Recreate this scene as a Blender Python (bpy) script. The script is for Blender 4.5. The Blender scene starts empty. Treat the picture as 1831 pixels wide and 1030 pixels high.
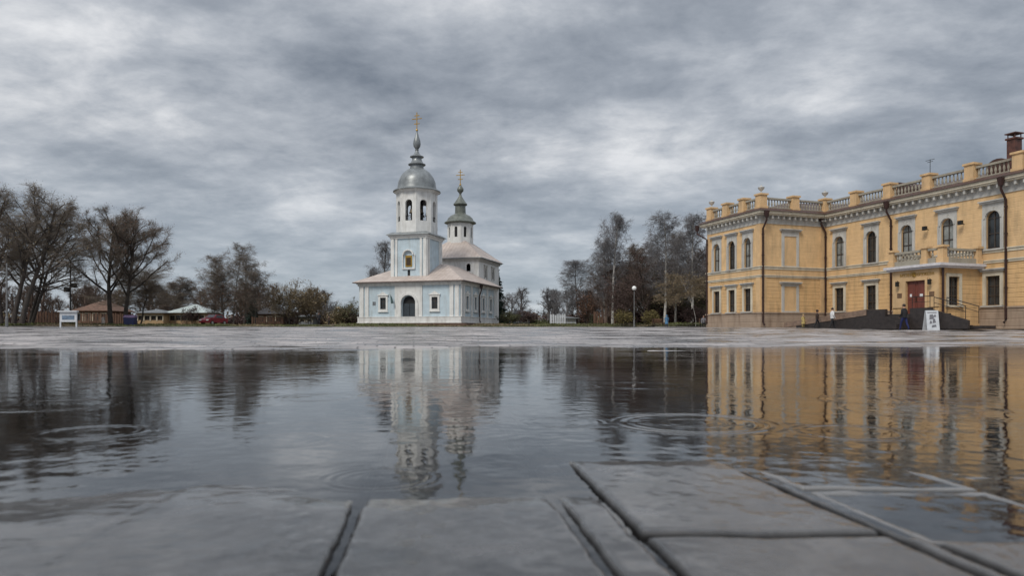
import bpy, math, random
import numpy as np
from mathutils import Vector, Matrix
sc = bpy.context.scene
COL = sc.collection
R = math.radians
rnd = random.Random(7)

# ------------------------------------------------------------------ helpers
def tag(o, label=None, cat=None, group=None, kind=None):
    if label: o['label'] = label
    if cat: o['category'] = cat
    if group: o['group'] = group
    if kind: o['kind'] = kind
    return o
def empty(name, loc, rz=0.0, label=None, cat=None, group=None):
    o = bpy.data.objects.new(name, None); COL.objects.link(o)
    o.location = loc; o.rotation_euler = (0, 0, rz); o.empty_display_size = .3
    return tag(o, label, cat, group)
def copy_tree(o, parent=None):
    c = o.copy(); COL.objects.link(c)
    if parent is not None: c.parent = parent
    for ch in list(o.children): copy_tree(ch, c)
    return c

class MB:
    def __init__(s): s.v = []; s.f = []; s.m = []; s.mi = 0
    def face(s, pts):
        b = len(s.v); s.v += [tuple(p) for p in pts]; s.f.append(tuple(range(b, b+len(pts)))); s.m.append(s.mi)
    def box(s, x0, x1, y0, y1, z0, z1):
        s.hexa([(x0,y0,z0),(x1,y0,z0),(x1,y1,z0),(x0,y1,z0),(x0,y0,z1),(x1,y0,z1),(x1,y1,z1),(x0,y1,z1)])
    def hexa(s, p):
        b = len(s.v); s.v += [tuple(q) for q in p]
        for f in ((0,3,2,1),(4,5,6,7),(0,1,5,4),(1,2,6,5),(2,3,7,6),(3,0,4,7)):
            s.f.append(tuple(b+i for i in f)); s.m.append(s.mi)
    def tube(s, pts, r, n=8, caps=True):
        pts = [Vector(p) for p in pts]; rs = r if isinstance(r, (list, tuple)) else [r]*len(pts)
        rings = []
        for i, p in enumerate(pts):
            d = (pts[min(i+1, len(pts)-1)] - pts[max(i-1, 0)]).normalized()
            a = Vector((0, 0, 1)) if abs(d.z) < .9 else Vector((1, 0, 0))
            u = d.cross(a).normalized(); w = d.cross(u)
            b = len(s.v)
            for k in range(n):
                t = 2*math.pi*k/n
                s.v.append(tuple(p + u*(rs[i]*math.cos(t)) + w*(rs[i]*math.sin(t))))
            rings.append(b)
        for i in range(len(pts)-1):
            for k in range(n):
                s.f.append((rings[i]+k, rings[i]+(k+1) % n, rings[i+1]+(k+1) % n, rings[i+1]+k)); s.m.append(s.mi)
        if caps:
            s.f.append(tuple(rings[0]+k for k in range(n))); s.m.append(s.mi)
            s.f.append(tuple(rings[-1]+k for k in range(n))); s.m.append(s.mi)
    def lathe(s, prof, c=(0, 0, 0), n=24, rot=0.0):
        rings = []
        for (r, z) in prof:
            b = len(s.v)
            for k in range(n):
                t = 2*math.pi*(k+.5)/n + rot
                s.v.append((c[0]+r*math.cos(t), c[1]+r*math.sin(t), c[2]+z))
            rings.append(b)
        for i in range(len(prof)-1):
            for k in range(n):
                s.f.append((rings[i]+k, rings[i]+(k+1) % n, rings[i+1]+(k+1) % n, rings[i+1]+k)); s.m.append(s.mi)
        s.f.append(tuple(rings[0]+k for k in range(n))); s.m.append(s.mi)
        s.f.append(tuple(rings[-1]+k for k in range(n))); s.m.append(s.mi)
    def ball(s, c, r, n=10, m=7, sc3=(1, 1, 1)):
        s2 = MB(); prof = [(max(1e-4, r*math.sin(math.pi*i/m)), -r*math.cos(math.pi*i/m)) for i in range(m+1)]
        s2.lathe(prof, (0, 0, 0), n)
        b = len(s.v); s.v += [(c[0]+x*sc3[0], c[1]+y*sc3[1], c[2]+z*sc3[2]) for x, y, z in s2.v]
        s.f += [tuple(b+i for i in f) for f in s2.f]; s.m += [s.mi]*len(s2.f)
    def build(s, name, mats, parent=None, smooth=False, bevel=0):
        me = bpy.data.meshes.new(name); me.from_pydata(s.v, [], s.f)
        if not isinstance(mats, (list, tuple)): mats = [mats]
        for m in mats: me.materials.append(m)
        me.polygons.foreach_set('material_index', s.m)
        if smooth:
            me.polygons.foreach_set('use_smooth', [True]*len(s.f))
        me.update()
        if smooth:
            try: me.set_sharp_from_angle(angle=R(40))
            except Exception: pass
        o = bpy.data.objects.new(name, me); COL.objects.link(o)
        if parent is not None: o.parent = parent
        if bevel:
            b = o.modifiers.new('bevel', 'BEVEL'); b.width = bevel; b.segments = 2; b.limit_method = 'ANGLE'
        return o

# ------------------------------------------------------------------ materials
def nt(name):
    m = bpy.data.materials.new(name); m.use_nodes = True
    t = m.node_tree; b = t.nodes['Principled BSDF']
    return m, t, b
def N(t, typ, **kw):
    n = t.nodes.new(typ)
    for k, v in kw.items(): setattr(n, k, v)
    return n
def mathn(t, op, a, b=None, c=None, clamp=False):
    n = N(t, 'ShaderNodeMath', operation=op, use_clamp=clamp)
    for i, v in enumerate((a, b, c)):
        if v is None: continue
        if isinstance(v, (int, float)): n.inputs[i].default_value = v
        else: t.links.new(v, n.inputs[i])
    return n.outputs[0]
def noise(t, scale, detail=4, rough=.55, vec=None, dist=0.0):
    n = N(t, 'ShaderNodeTexNoise'); n.inputs['Scale'].default_value = scale
    n.inputs['Detail'].default_value = detail; n.inputs['Roughness'].default_value = rough
    n.inputs['Distortion'].default_value = dist
    if vec is None: vec = N(t, 'ShaderNodeTexCoord').outputs['Object']
    t.links.new(vec, n.inputs['Vector'])
    return n.outputs['Fac']
def ramp(t, fac, stops):
    r = N(t, 'ShaderNodeValToRGB'); e = r.color_ramp.elements
    while len(e) < len(stops): e.new(.5)
    for i, (p, c) in enumerate(stops):
        e[i].position = p; e[i].color = (c[0], c[1], c[2], 1) if not isinstance(c, (int, float)) else (c, c, c, 1)
    t.links.new(fac, r.inputs[0]); return r.outputs['Color']
def mapping(t, scale, coord='Object', rot=(0, 0, 0)):
    m = N(t, 'ShaderNodeMapping'); m.inputs['Scale'].default_value = scale; m.inputs['Rotation'].default_value = rot
    t.links.new(N(t, 'ShaderNodeTexCoord').outputs[coord], m.inputs['Vector']); return m.outputs[0]
def bump(t, b, h, strength=.5, dist=.01):
    n = N(t, 'ShaderNodeBump'); n.inputs['Strength'].default_value = strength; n.inputs['Distance'].default_value = dist
    t.links.new(h, n.inputs['Height']); t.links.new(n.outputs[0], b.inputs['Normal'])
    return n
def mixc(t, f, a, b):
    m = N(t, 'ShaderNodeMix', data_type='RGBA')
    if isinstance(f, (int, float)): m.inputs[0].default_value = f
    else: t.links.new(f, m.inputs[0])
    for i, v in ((6, a), (7, b)):
        if isinstance(v, tuple): m.inputs[i].default_value = (*v, 1)
        else: t.links.new(v, m.inputs[i])
    return m.outputs[2]
def simple(name, c, rough=.6, var=.25, scale=3.0, metal=0.0, bs=.3, bd=.01, streak=False):
    m, t, b = nt(name)
    v = mapping(t, (1, 1, .25) if streak else (1, 1, 1))
    f = noise(t, scale, 6, .6, v)
    lo = tuple(x*(1-var) for x in c); hi = tuple(min(1, x*(1+var)) for x in c)
    t.links.new(ramp(t, f, [(.3, lo), (.7, hi)]), b.inputs['Base Color'])
    b.inputs['Roughness'].default_value = rough; b.inputs['Metallic'].default_value = metal
    if bs: bump(t, b, noise(t, scale*9, 4), bs, bd)
    return m
def plaster(name, c, groove=0.0, period=.32, stain=.3, dirt=(.25, .2, .14)):
    """painted render with rain stains; groove > 0 adds horizontal rustication joints as relief"""
    m, t, b = nt(name)
    f = noise(t, 1.3, 7, .62); f2 = noise(t, 1.7, 5, .62, mapping(t, (1.0, 1.0, .22)))
    c1 = ramp(t, f, [(.3, tuple(x*.86 for x in c)), (.72, tuple(min(1, x*1.08) for x in c))])
    s = ramp(t, f2, [(.48, 0.0), (.72, min(.8, stain*1.5))])
    pt = ramp(t, noise(t, .45, 3, .5, mapping(t, (1, 1, 1.3))), [(.50, 0.0), (.54, .35)])
    c1 = mixc(t, pt, c1, tuple(x*.86+.03 for x in c))
    t.links.new(mixc(t, s, c1, dirt), b.inputs['Base Color'])
    b.inputs['Roughness'].default_value = .75
    h = mathn(t, 'MULTIPLY', noise(t, 14, 5), .15)
    if groove:
        sep = N(t, 'ShaderNodeSeparateXYZ'); t.links.new(N(t, 'ShaderNodeTexCoord').outputs['Object'], sep.inputs[0])
        z = mathn(t, 'FRACT', mathn(t, 'DIVIDE', sep.outputs['Z'], period))
        g = mathn(t, 'SUBTRACT', 1.0, mathn(t, 'MULTIPLY', mathn(t, 'ABSOLUTE', mathn(t, 'SUBTRACT', z, .5)), 2.0))
        g = mathn(t, 'MULTIPLY', g, 5.0, clamp=True)
        h = mathn(t, 'ADD', h, mathn(t, 'MULTIPLY', g, groove))
    bump(t, b, h, .9, .05)
    return m
M = {}
M['yellow'] = plaster('yellow_render', (.67, .43, .205), .6, .33, .42, (.30, .2, .1))
M['yellow_up'] = plaster('yellow_render_upper', (.71, .475, .245), .2, .33, .4, (.36, .25, .14))
M['yellow_flat'] = plaster('yellow_render_smooth', (.66, .44, .23), 0, .3, .35, (.3, .22, .13))
M['cream'] = plaster('cream_trim', (.62, .56, .44), 0, .3, .4, (.3, .25, .2))
M['greytrim'] = plaster('grey_white_trim', (.50, .49, .46), 0, .3, .4, (.25, .23, .2))
M['plinth'] = plaster('pinkish_plinth', (.36, .27, .20), .4, .5, .45, (.18, .12, .08))
M['roofmetal'] = simple('dark_roof_metal', (.07, .035, .025), .45, .35, 2)
M['pipe'] = simple('dark_brown_pipe', (.035, .014, .011), .4, .4, 3)
M['glass'], _t, _b = nt('window_glass')
_t.links.new(ramp(_t, noise(_t, .9, 3), [(.35, (.012, .014, .016)), (.7, (.05, .055, .058))]), _b.inputs['Base Color'])
_b.inputs['Roughness'].default_value = .06; _b.inputs['Specular IOR Level'].default_value = .6
bump(_t, _b, noise(_t, 2.0, 2), .15, .02)
M['curtain'] = simple('pale_curtain', (.22, .23, .22), .8, .4, 2.5, streak=False)
M['sash'] = simple('dark_sash', (.06, .045, .035), .5, .3)
M['gold'] = simple('gilded_letters', (.42, .25, .045), .35, .3, 5, .7)
M['door'] = simple('red_brown_door', (.16, .045, .03), .5, .35, 3, streak=True)
M['paper'] = simple('white_paper', (.75, .75, .75), .6, .05)
M['darkstone'] = simple('dark_wet_stone', (.035, .028, .026), .45, .4, 4)
M['brownstone'] = simple('brown_coping', (.22, .15, .11), .5, .3, 3)
M['baluster'] = plaster('weathered_balustrade', (.34, .31, .25), 0, .3, .4, (.2, .16, .12))
M['white'] = plaster('church_white', (.72, .72, .70), 0, .3, .35, (.35, .33, .3))
M['blue'] = plaster('church_pale_blue', (.50, .60, .66), 0, .3, .35, (.35, .38, .38))
M['churchroof'], _t, _b = nt('pale_beige_sheet_roof')
_c = ramp(_t, noise(_t, .9, 7, .65), [(.3, (.38, .31, .27)), (.7, (.54, .46, .41))])
_t.links.new(mixc(_t, ramp(_t, noise(_t, 2.4, 8, .7), [(.58, 0.0), (.72, .55)]), _c, (.24, .13, .08)), _b.inputs['Base Color']); _b.inputs['Roughness'].default_value = .5
_w = N(_t, 'ShaderNodeTexWave'); _w.inputs['Scale'].default_value = .55; _w.inputs['Distortion'].default_value = .15; _t.links.new(mapping(_t, (1, .55, 0)), _w.inputs['Vector'])
bump(_t, _b, ramp(_t, _w.outputs['Fac'], [(.86, 0.0), (.97, 1.0)]), .9, .06)
M['tinroof'] = simple('grey_tin_dome', (.20, .215, .22), .38, .3, 1.3, .25)
M['bronze'] = simple('old_bronze', (.07, .055, .035), .4, .4, 4, .6)
M['blackopen'] = simple('dark_interior', (.012, .012, .013), .8, .3)
M['bark'] = simple('dark_bark', (.045, .036, .030), .85, .45, 5, 0, .8, .03, True)
M['barkgrey'] = simple('grey_bark', (.10, .088, .078), .85, .4, 5, 0, .8, .03, True)
M['birchbark'] = simple('birch_bark', (.42, .40, .37), .8, .6, 3.5)
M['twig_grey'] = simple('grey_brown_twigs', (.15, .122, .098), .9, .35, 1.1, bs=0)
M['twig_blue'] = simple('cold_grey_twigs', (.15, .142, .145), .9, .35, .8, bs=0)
M['twig_brown'] = simple('brown_twigs', (.10, .07, .055), .9, .4, .8, bs=0)
M['twig_tan'] = simple('tan_twigs', (.17, .13, .085), .9, .4, .8, bs=0)
M['leaf_rust'] = simple('rust_leaves', (.15, .075, .045), .8, .5, 1.2, bs=0)
M['leaf_tan'] = simple('tan_leaves', (.19, .145, .08), .8, .45, 1.0, bs=0)
M['leaf_olive'] = simple('olive_leaves', (.07, .075, .03), .8, .5, .8, bs=0)
M['leaf_yellow'] = simple('yellow_shrub_leaves', (.15, .12, .04), .8, .4, 1, bs=0)
M['leaf_dark'] = simple('dark_red_brown_leaves', (.055, .03, .026), .8, .5, .8, bs=0)
M['needles'] = simple('fir_needles', (.018, .035, .026), .8, .4, 2, bs=0)
M['grass'] = simple('autumn_grass', (.085, .095, .03), .9, .6, .35)
M['earth'] = simple('brown_bank', (.10, .062, .045), .9, .5, .8)
M['metal'] = simple('grey_post_metal', (.20, .20, .20), .45, .2, 4, .5)
M['blackmetal'] = simple('black_metal', (.02, .02, .02), .4, .3, 4, .3)
M['whitemetal'] = simple('white_board_paint', (.55, .57, .6), .4, .12, 3)
M['lampglass'] = simple('milk_glass', (.8, .8, .78), .3, .04)
M['redpaint'] = simple('red_car_paint', (.20, .012, .022), .25, .15, 2, 0, 0)
M['rubber'] = simple('black_rubber', (.015, .015, .015), .7, .2)
M['chrome'] = simple('rim_metal', (.5, .5, .5), .3, .1, 4, .8)
M['bluebin'] = simple('navy_plastic', (.012, .018, .07), .45, .25, 4)
M['purplelid'] = simple('mauve_lid', (.10, .06, .13), .5, .25, 4)
M['brownwood'] = simple('brown_weathered_boards', (.12, .065, .042), .8, .45, 3, streak=True)
M['darkroof'] = simple('dark_shingles', (.025, .022, .024), .7, .4, 3)
M['greywood'] = simple('grey_boards', (.15, .16, .17), .8, .35, 3, streak=True)
M['palegreenroof'] = simple('pale_tin_roof', (.42, .47, .46), .45, .2, 1.5)
M['tanwall'] = plaster('tan_pavilion', (.42, .28, .15), 0, .3, .3)
M['skin'] = simple('skin', (.45, .26, .18), .55, .1, 6)
M['hair'] = simple('dark_hair', (.02, .014, .01), .7, .3, 20)
for k, c in {'black': (.014, .014, .017), 'navy': (.012, .018, .09), 'grey': (.16, .16, .18), 'whitecloth': (.62, .62, .62),
             'bluecloth': (.07, .18, .32), 'yellowcloth': (.42, .32, .12), 'darkbrown': (.04, .022, .016), 'beige': (.42, .37, .33)}.items():
    M['c_'+k] = simple('cloth_'+k, c, .85, .25, 8)

# ------------------------------------------------------------------ terrain
def sstep(a, b, x):
    t = np.clip((x-a)/(b-a), 0, 1); return t*t*(3-2*t)
_r = np.random.RandomState(3)
def vnoise(x, y, seed):
    """smooth value noise in [-1, 1]"""
    r = np.random.RandomState(seed); tab = r.uniform(-1, 1, (64, 64))
    xi = np.floor(x).astype(int); yi = np.floor(y).astype(int); fx = x-xi; fy = y-yi
    fx = fx*fx*(3-2*fx); fy = fy*fy*(3-2*fy)
    g = lambda a, b: tab[a % 64, b % 64]
    return (g(xi, yi)*(1-fx)*(1-fy) + g(xi+1, yi)*fx*(1-fy) + g(xi, yi+1)*(1-fx)*fy + g(xi+1, yi+1)*fx*fy)
def ground_z(x, y):
    x = np.asarray(x, float); y = np.asarray(y, float)
    shore = 17.5 - .11*np.clip(x, -20, 14)
    g = np.where(y < 32, (y-shore+4.2)*.0048, (32-shore+4.2)*.0048 + (y-32)*.0207)
    g = np.where(y > 62, .72 + (y-62)*.0062, g)
    g = np.where(y > 97, .72+35*.0062, g)
    far = sstep(17, 50, y); g = g*(1-far*.0)
    n = vnoise(x*.16+5, y*.35, 1)*.026 + vnoise(x*.45, y*1.1, 2)*.034 + vnoise(x*1.5, y*3.1, 5)*.018
    g = g + n*np.where(y < 55, 1, .3)
    return np.maximum(g, -.03 + n*.15)
def gz(x, y): return float(ground_z(np.array([x]), np.array([y]))[0])

def grid_obj(name, xs, ys, zf, mat, smooth=True):
    X, Y = np.meshgrid(xs, ys); Z = zf(X, Y)
    v = np.stack([X, Y, Z], -1).reshape(-1, 3); nx, ny = len(xs), len(ys)
    i = (np.arange(ny-1)[:, None]*nx + np.arange(nx-1)[None, :]).reshape(-1)
    f = np.stack([i, i+1, i+nx+1, i+nx], 1)
    me = bpy.data.meshes.new(name)
    me.vertices.add(len(v)); me.vertices.foreach_set('co', v.astype(np.float32).ravel())
    me.loops.add(f.size); me.loops.foreach_set('vertex_index', f.astype(np.int32).ravel())
    me.polygons.add(len(f)); me.polygons.foreach_set('loop_start', np.arange(0, f.size, 4, dtype=np.int32))
    if smooth: me.polygons.foreach_set('use_smooth', np.ones(len(f), bool))
    me.materials.append(mat); me.update(calc_edges=True); me.validate()
    o = bpy.data.objects.new(name, me); COL.objects.link(o); return o
def axis(segs):
    out = [segs[0][0]]
    for a, b, st in segs:
        n = max(1, int(round((b-a)/st))); out += [a+(b-a)*(k+1)/n for k in range(n)]
    return np.array(out)

# far paving material: wet cobbles
def paving_mat():
    m, t, b = nt('wet_square_paving')
    v = mapping(t, (1, 1, 1), rot=(0, 0, R(-8)))
    br = N(t, 'ShaderNodeTexBrick'); br.inputs['Scale'].default_value = 1.0
    br.inputs['Brick Width'].default_value = .6; br.inputs['Row Height'].default_value = .3
    br.inputs['Mortar Size'].default_value = .018; br.inputs['Mortar Smooth'].default_value = .4
    br.inputs['Color1'].default_value = (.37, .34, .33, 1); br.inputs['Color2'].default_value = (.25, .23, .225, 1)
    br.inputs['Mortar'].default_value = (.12, .11, .105, 1)
    t.links.new(v, br.inputs['Vector'])
    w = noise(t, .5, 6, .6, mapping(t, (.6, 1.6, 1)))
    w2 = noise(t, 7, 4, .6)
    dark = ramp(t, w, [(.40, (.30, .30, .30)), (.60, (1.3, 1.3, 1.3))])
    mu = N(t, 'ShaderNodeMix', data_type='RGBA', blend_type='MULTIPLY'); mu.inputs[0].default_value = 1
    t.links.new(br.outputs['Color'], mu.inputs[6]); t.links.new(dark, mu.inputs[7])
    t.links.new(mu.outputs[2], b.inputs['Base Color'])
    t.links.new(ramp(t, w, [(.40, .09), (.58, .55)]), b.inputs['Roughness'])
    h = mathn(t, 'ADD', mathn(t, 'MULTIPLY', br.outputs['Fac'], -.8), mathn(t, 'MULTIPLY', w2, .9))
    h = mathn(t, 'ADD', h, mathn(t, 'MULTIPLY', noise(t, 1.3, 4, .6), 6.0)); bump(t, b, h, 1.0, .014)
    return m
M['paving'] = paving_mat()
PX = 4.0
def far_ground(x, y):
    z = ground_z(x, y)
    ins = (np.abs(x) < PX-.05) & (y > -1.9) & (y < 4.15)
    z = np.where(y < .2, np.minimum(z, -.03), z)
    return np.where(ins, -.10, z)
xs = axis([(-1500, -200, 130), (-200, -40, 8), (-40, -6, .5), (-6, 6, .2), (6, 40, .5), (40, 200, 8), (200, 1500, 130)])
ys = axis([(-60, -2, 4), (-2, 6, .2), (6, 14, .2), (14, 30, .12), (30, 62, .4), (62, 100, 1), (100, 300, 20), (300, 2500, 200)])
g = grid_obj('square_paving', xs, ys, far_ground, M['paving']); tag(g, kind='structure')

# near paving slabs modelled as relief: joints, rounded arrises, worn tops
def near_z(x, y, full=False):
    q = y; p = x + .113*y
    jx = x + .004*vnoise(x*9, y*9, 11); p = p + .004*vnoise(x*7, y*5, 12) + .0014*vnoise(x*34, y*34, 14) + .0007*vnoise(x*80, y*80, 15)
    q = q + .006*vnoise(x*6, y*8, 13) + .0016*vnoise(x*30, y*34, 16)
    edges = [-4.6, -3.45, -2.6, -1.75, -1.05, -.70, -.40, -.106, .182, .25, .545, .578, .87, .90, 1.2, 1.24, 1.6, 2.0, 2.6, 3.4, 4.6]
    period = {7: (.57, 1.078), 9: (.556, 1.389), 11: (.287, 1.096)}
    d = np.full(x.shape, 9.0); top = np.zeros(x.shape); rim = np.zeros(x.shape)
    for i in range(len(edges)-1):
        a, b = edges[i], edges[i+1]
        ins = (p >= a) & (p < b)
        per, off = period.get(i, (.56, 1.09 + .13*(i % 3)))
        qq = ((q-off)/per); k = np.floor(qq); fq = (qq-k)*per
        dd = np.minimum(np.minimum(p-a, b-p), np.minimum(fq, per-fq))
        narrow = (b-a) < .08
        if narrow: dd = np.minimum(p-a, b-p)*1.0
        h = np.sin(i*12.9898 + k*78.233)*43758.5453; h = h-np.floor(h)
        tt = (h-.5)*.0022 + (p-(a+b)/2)*(h-.5)*.006
        if narrow: tt = np.full(x.shape, .0002) + .0022*vnoise(x*16, y*11, 21)
        if i == 11: tt = np.full(x.shape, .0005)
        d = np.where(ins, dd, d); top = np.where(ins, tt, top)
        rim = np.where(ins & (not narrow), 1.0, rim)
    joint = -.0085*(1-sstep(.0040, .0110, d)) - .0010*(1-sstep(.008, .018, d))
    # left part: joints filled with silt
    jw = .06 + .94*sstep(-.42, -.28, x); joint = joint*jw
    base = .0098 - .0151*sstep(.95, 1.11 + .25*sstep(-.24, -.5, x), y + .07*np.clip(-.02-x, -.3, 1) - .10*np.clip(x-.1, 0, .28) - .285*sstep(.236, .262, p)*(1-sstep(.545, .57, p)) + .03*vnoise(x*3.1, y*3.7, 31) + .12*vnoise(x*2.3, y*2.7, 33)*(1-sstep(-.6, -.3, x)))
    base = base - .012*sstep(1.42, 2.6, y) - .012*sstep(2.5, 3.9, y)
    cm = sstep(.548, .580, p)*sstep(.812, .828, y)*(1-sstep(1.22, 1.32, y))     # right-hand slabs lie under a film of water, rims stand proud
    ridge = np.exp(-((d-.016)/.011)**2)*rim*np.clip(.82+.6*vnoise(x*7+3, y*7, 66)+.35*vnoise(x*25, y*25, 67), .1, 1)
    base = base*(1-cm) + cm*(-.0036 + (.0072 + .0018*vnoise(x*12, y*12, 61))*ridge)
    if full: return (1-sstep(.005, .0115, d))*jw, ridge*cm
    n = .0011*vnoise(x*5, y*5, 41) + .0008*vnoise(x*17, y*17, 42) + .00055*vnoise(x*50, y*50, 43) + .0002*vnoise(x*150, y*150, 44)
    return base + joint + top + n
def slab_mat():
    m, t, b = nt('wet_grey_slab')
    f = noise(t, 6, 8, .65); f2 = noise(t, 60, 5, .7); f3 = noise(t, 2.3, 4, .5)
    c = ramp(t, f, [(.38, (.013, .0125, .0125)), (.62, (.088, .084, .082))])
    c2 = mixc(t, ramp(t, f2, [(.5, 0.0), (.72, .5)]), c, (.12, .115, .115))
    sep = N(t, 'ShaderNodeSeparateXYZ'); t.links.new(N(t, 'ShaderNodeTexCoord').outputs['Object'], sep.inputs[0])
    at = N(t, 'ShaderNodeAttribute'); at.attribute_name = 'joint_mask'; low = at.outputs['Fac']; ar_ = N(t, 'ShaderNodeAttribute'); ar_.attribute_name = 'rim'; c2 = mixc(t, ar_.outputs['Fac'], c2, (.17, .165, .16))   # joints mixed to black; sky reflection painted pale on the rims
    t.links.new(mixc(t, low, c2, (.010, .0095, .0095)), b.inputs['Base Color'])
    rg_ = ramp(t, mathn(t, 'ADD', mathn(t, 'MULTIPLY', f, .6), mathn(t, 'MULTIPLY', f3, .5)), [(.46, .05), (.64, .30)])
    t.links.new(mathn(t, 'MAXIMUM', rg_, low), b.inputs['Roughness']); t.links.new(mathn(t, 'MULTIPLY', mathn(t, 'SUBTRACT', 1.0, low), .5), b.inputs['Specular IOR Level']); t.links.new(mathn(t, 'MULTIPLY', mathn(t, 'SUBTRACT', 1.0, low), .7), b.inputs['Coat Weight'])
    b.inputs['Specular IOR Level'].default_value = .5; b.inputs['Coat Weight'].default_value = .25; b.inputs['Coat Roughness'].default_value = .10
    bump(t, b, mathn(t, 'ADD', noise(t, 110, 7, .75), mathn(t, 'MULTIPLY', noise(t, 14, 4), .6)), .8, .0026)
    return m
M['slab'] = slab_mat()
xs = axis([(-PX, -1.5, .04), (-1.5, -.75, .012), (-.75, -.35, .0055), (-.35, .75, .0026), (.75, 1.2, .005), (1.2, 1.8, .012), (1.8, PX, .04)])
ys = axis([(-1.9, .3, .03), (.3, .62, .012), (.62, 1.5, .0045), (1.5, 2.2, .012), (2.2, 4.1, .04)])
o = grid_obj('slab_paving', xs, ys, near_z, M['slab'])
for nm_, arr in zip(('joint_mask', 'rim'), near_z(*np.meshgrid(xs, ys), full=True)):
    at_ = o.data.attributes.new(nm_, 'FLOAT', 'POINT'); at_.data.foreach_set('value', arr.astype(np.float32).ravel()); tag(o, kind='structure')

# puddle: a thin sheet of clear water with rain rings in its surface
def water_mat():
    m = bpy.data.materials.new('rain_water'); m.use_nodes = True; t = m.node_tree; t.nodes.clear()
    out = N(t, 'ShaderNodeOutputMaterial'); mx = N(t, 'ShaderNodeMixShader')
    tr = N(t, 'ShaderNodeBsdfTransparent'); tr.inputs[0].default_value = (.6, .6, .6, 1)
    gl = N(t, 'ShaderNodeBsdfGlossy'); gl.inputs['Roughness'].default_value = .018; gl.inputs[0].default_value = (1, 1, 1, 1)
    fr = N(t, 'ShaderNodeFresnel'); fr.inputs[0].default_value = 1.58
    bp = N(t, 'ShaderNodeBump'); bp.inputs['Strength'].default_value = 1.0; bp.inputs['Distance'].default_value = .001
    w1 = noise(t, 6.5, 2, .5); w2 = noise(t, 26, 3, .55); w3 = noise(t, .7, 2, .5); w4 = noise(t, 1.6, 2, .5, mapping(t, (.5, 1, 1)))
    amp = ramp(t, w3, [(.35, .30), (.65, 1.0)])
    h = mathn(t, 'ADD', mathn(t, 'MULTIPLY', w1, 3.0), mathn(t, 'MULTIPLY', w2, .62))
    h = mathn(t, 'ADD', mathn(t, 'MULTIPLY', h, amp), mathn(t, 'MULTIPLY', w4, 1.2))
    t.links.new(h, bp.inputs['Height'])
    t.links.new(bp.outputs[0], gl.inputs['Normal']); t.links.new(bp.outputs[0], fr.inputs['Normal'])
    t.links.new(fr.outputs[0], mx.inputs[0]); t.links.new(tr.outputs[0], mx.inputs[1]); t.links.new(gl.outputs[0], mx.inputs[2])
    t.links.new(mx.outputs[0], out.inputs[0]); return m
M['water'] = water_mat()
_rr = np.random.RandomState(12)
rings = [(-.225, 1.20, .085, .020, 1.0), (.50, 1.93, .20, .034, 1.0), (-1.05, 1.75, .12, .026, .8), (-.52, 1.62, .10, .022, .6), (.86, 1.75, .13, .03, .7),
         (.14, 1.95, .10, .025, .8), (1.3, 2.6, .16, .035, .8), (-.75, 2.7, .15, .03, .7), (-1.6, 2.4, .2, .04, .8), (.6, 3.3, .2, .04, .6), (-.62, 1.36, .05, .016, .6), (.75, 1.28, .05, .016, .5)]
for k in range(26):
    yy = 2.2 + 6*_rr.rand(); rings.append((_rr.uniform(-.75, .75)*yy, yy, _rr.uniform(.06, .26), _rr.uniform(.028, .045), _rr.uniform(.3, .8)))
def water_z(x, y):
    z = np.zeros(x.shape)
    for (cx, cy, r0, lam, a) in rings:
        d = np.hypot(x-cx, y-cy)
        z += a*lam*.02*np.cos(2*np.pi*(d-r0)/lam)*np.exp(-((d-r0)/(lam*1.1))**2)
        z += a*lam*.010*np.cos(2*np.pi*(d-r0*.45)/(lam*.8))*np.exp(-((d-r0*.45)/(lam*.8))**2)
    return z
xs = axis([(-40, -8, 1), (-8, -3, .05), (-3, -1.3, .012), (-1.3, 1.6, .006), (1.6, 3, .012), (3, 8, .05), (8, 40, 1)])
ys = axis([(-2, .9, .1), (.9, 2.2, .006), (2.2, 4, .01), (4, 8, .03), (8, 24, .5)])
o = grid_obj('puddle_water', xs, ys, water_z, M['water']); tag(o, kind='structure')

# lawn and bank beyond the square
def strip(name, pts_front, depth, z_front, z_back, mat, run=5):
    mb = MB()
    return mb
edge = [(-260, 74), (-62, 72), (-40, 84), (-28, 92.5), (-10, 92), (4, 93), (14, 92), (22, 84), (40, 86), (260, 90)]
mb = MB()
for (x0, y0), (x1, y1) in zip(edge[:-1], edge[1:]):
    n = max(1, int(abs(x1-x0)/4))
    for k in range(n):
        a = (x0+(x1-x0)*k/n, y0+(y1-y0)*k/n); b = (x0+(x1-x0)*(k+1)/n, y0+(y1-y0)*(k+1)/n)
        za = gz(*a)+.14; zb = gz(*b)+.14
        mb.face([(a[0], a[1], za-.3), (b[0], b[1], zb-.3), (b[0], b[1], zb), (a[0], a[1], za)])
        def top(p): return 1.30 if p[0] < -24 else 1.48
        mb.face([(a[0], a[1], za), (b[0], b[1], zb), (b[0], b[1]+5, top(b)), (a[0], a[1]+5, top(a))])
        mb.face([(a[0], a[1]+5, top(a)), (b[0], b[1]+5, top(b)), (b[0], 2400, 1.5), (a[0], 2400, 1.5)])
bank, t, b = nt('bank_grass')
c = ramp(t, noise(t, .12, 6, .6, mapping(t, (1, 1, 1))), [(.38, (.05, .062, .018)), (.5, (.085, .07, .035)), (.64, (.11, .07, .05))])
t.links.new(c, b.inputs['Base Color']); b.inputs['Roughness'].default_value = .95
bump(t, b, noise(t, 5, 6, .7), 1, .1)
lawn = mb.build('lawn', bank); tag(lawn, kind='structure')
mb = MB()
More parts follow.
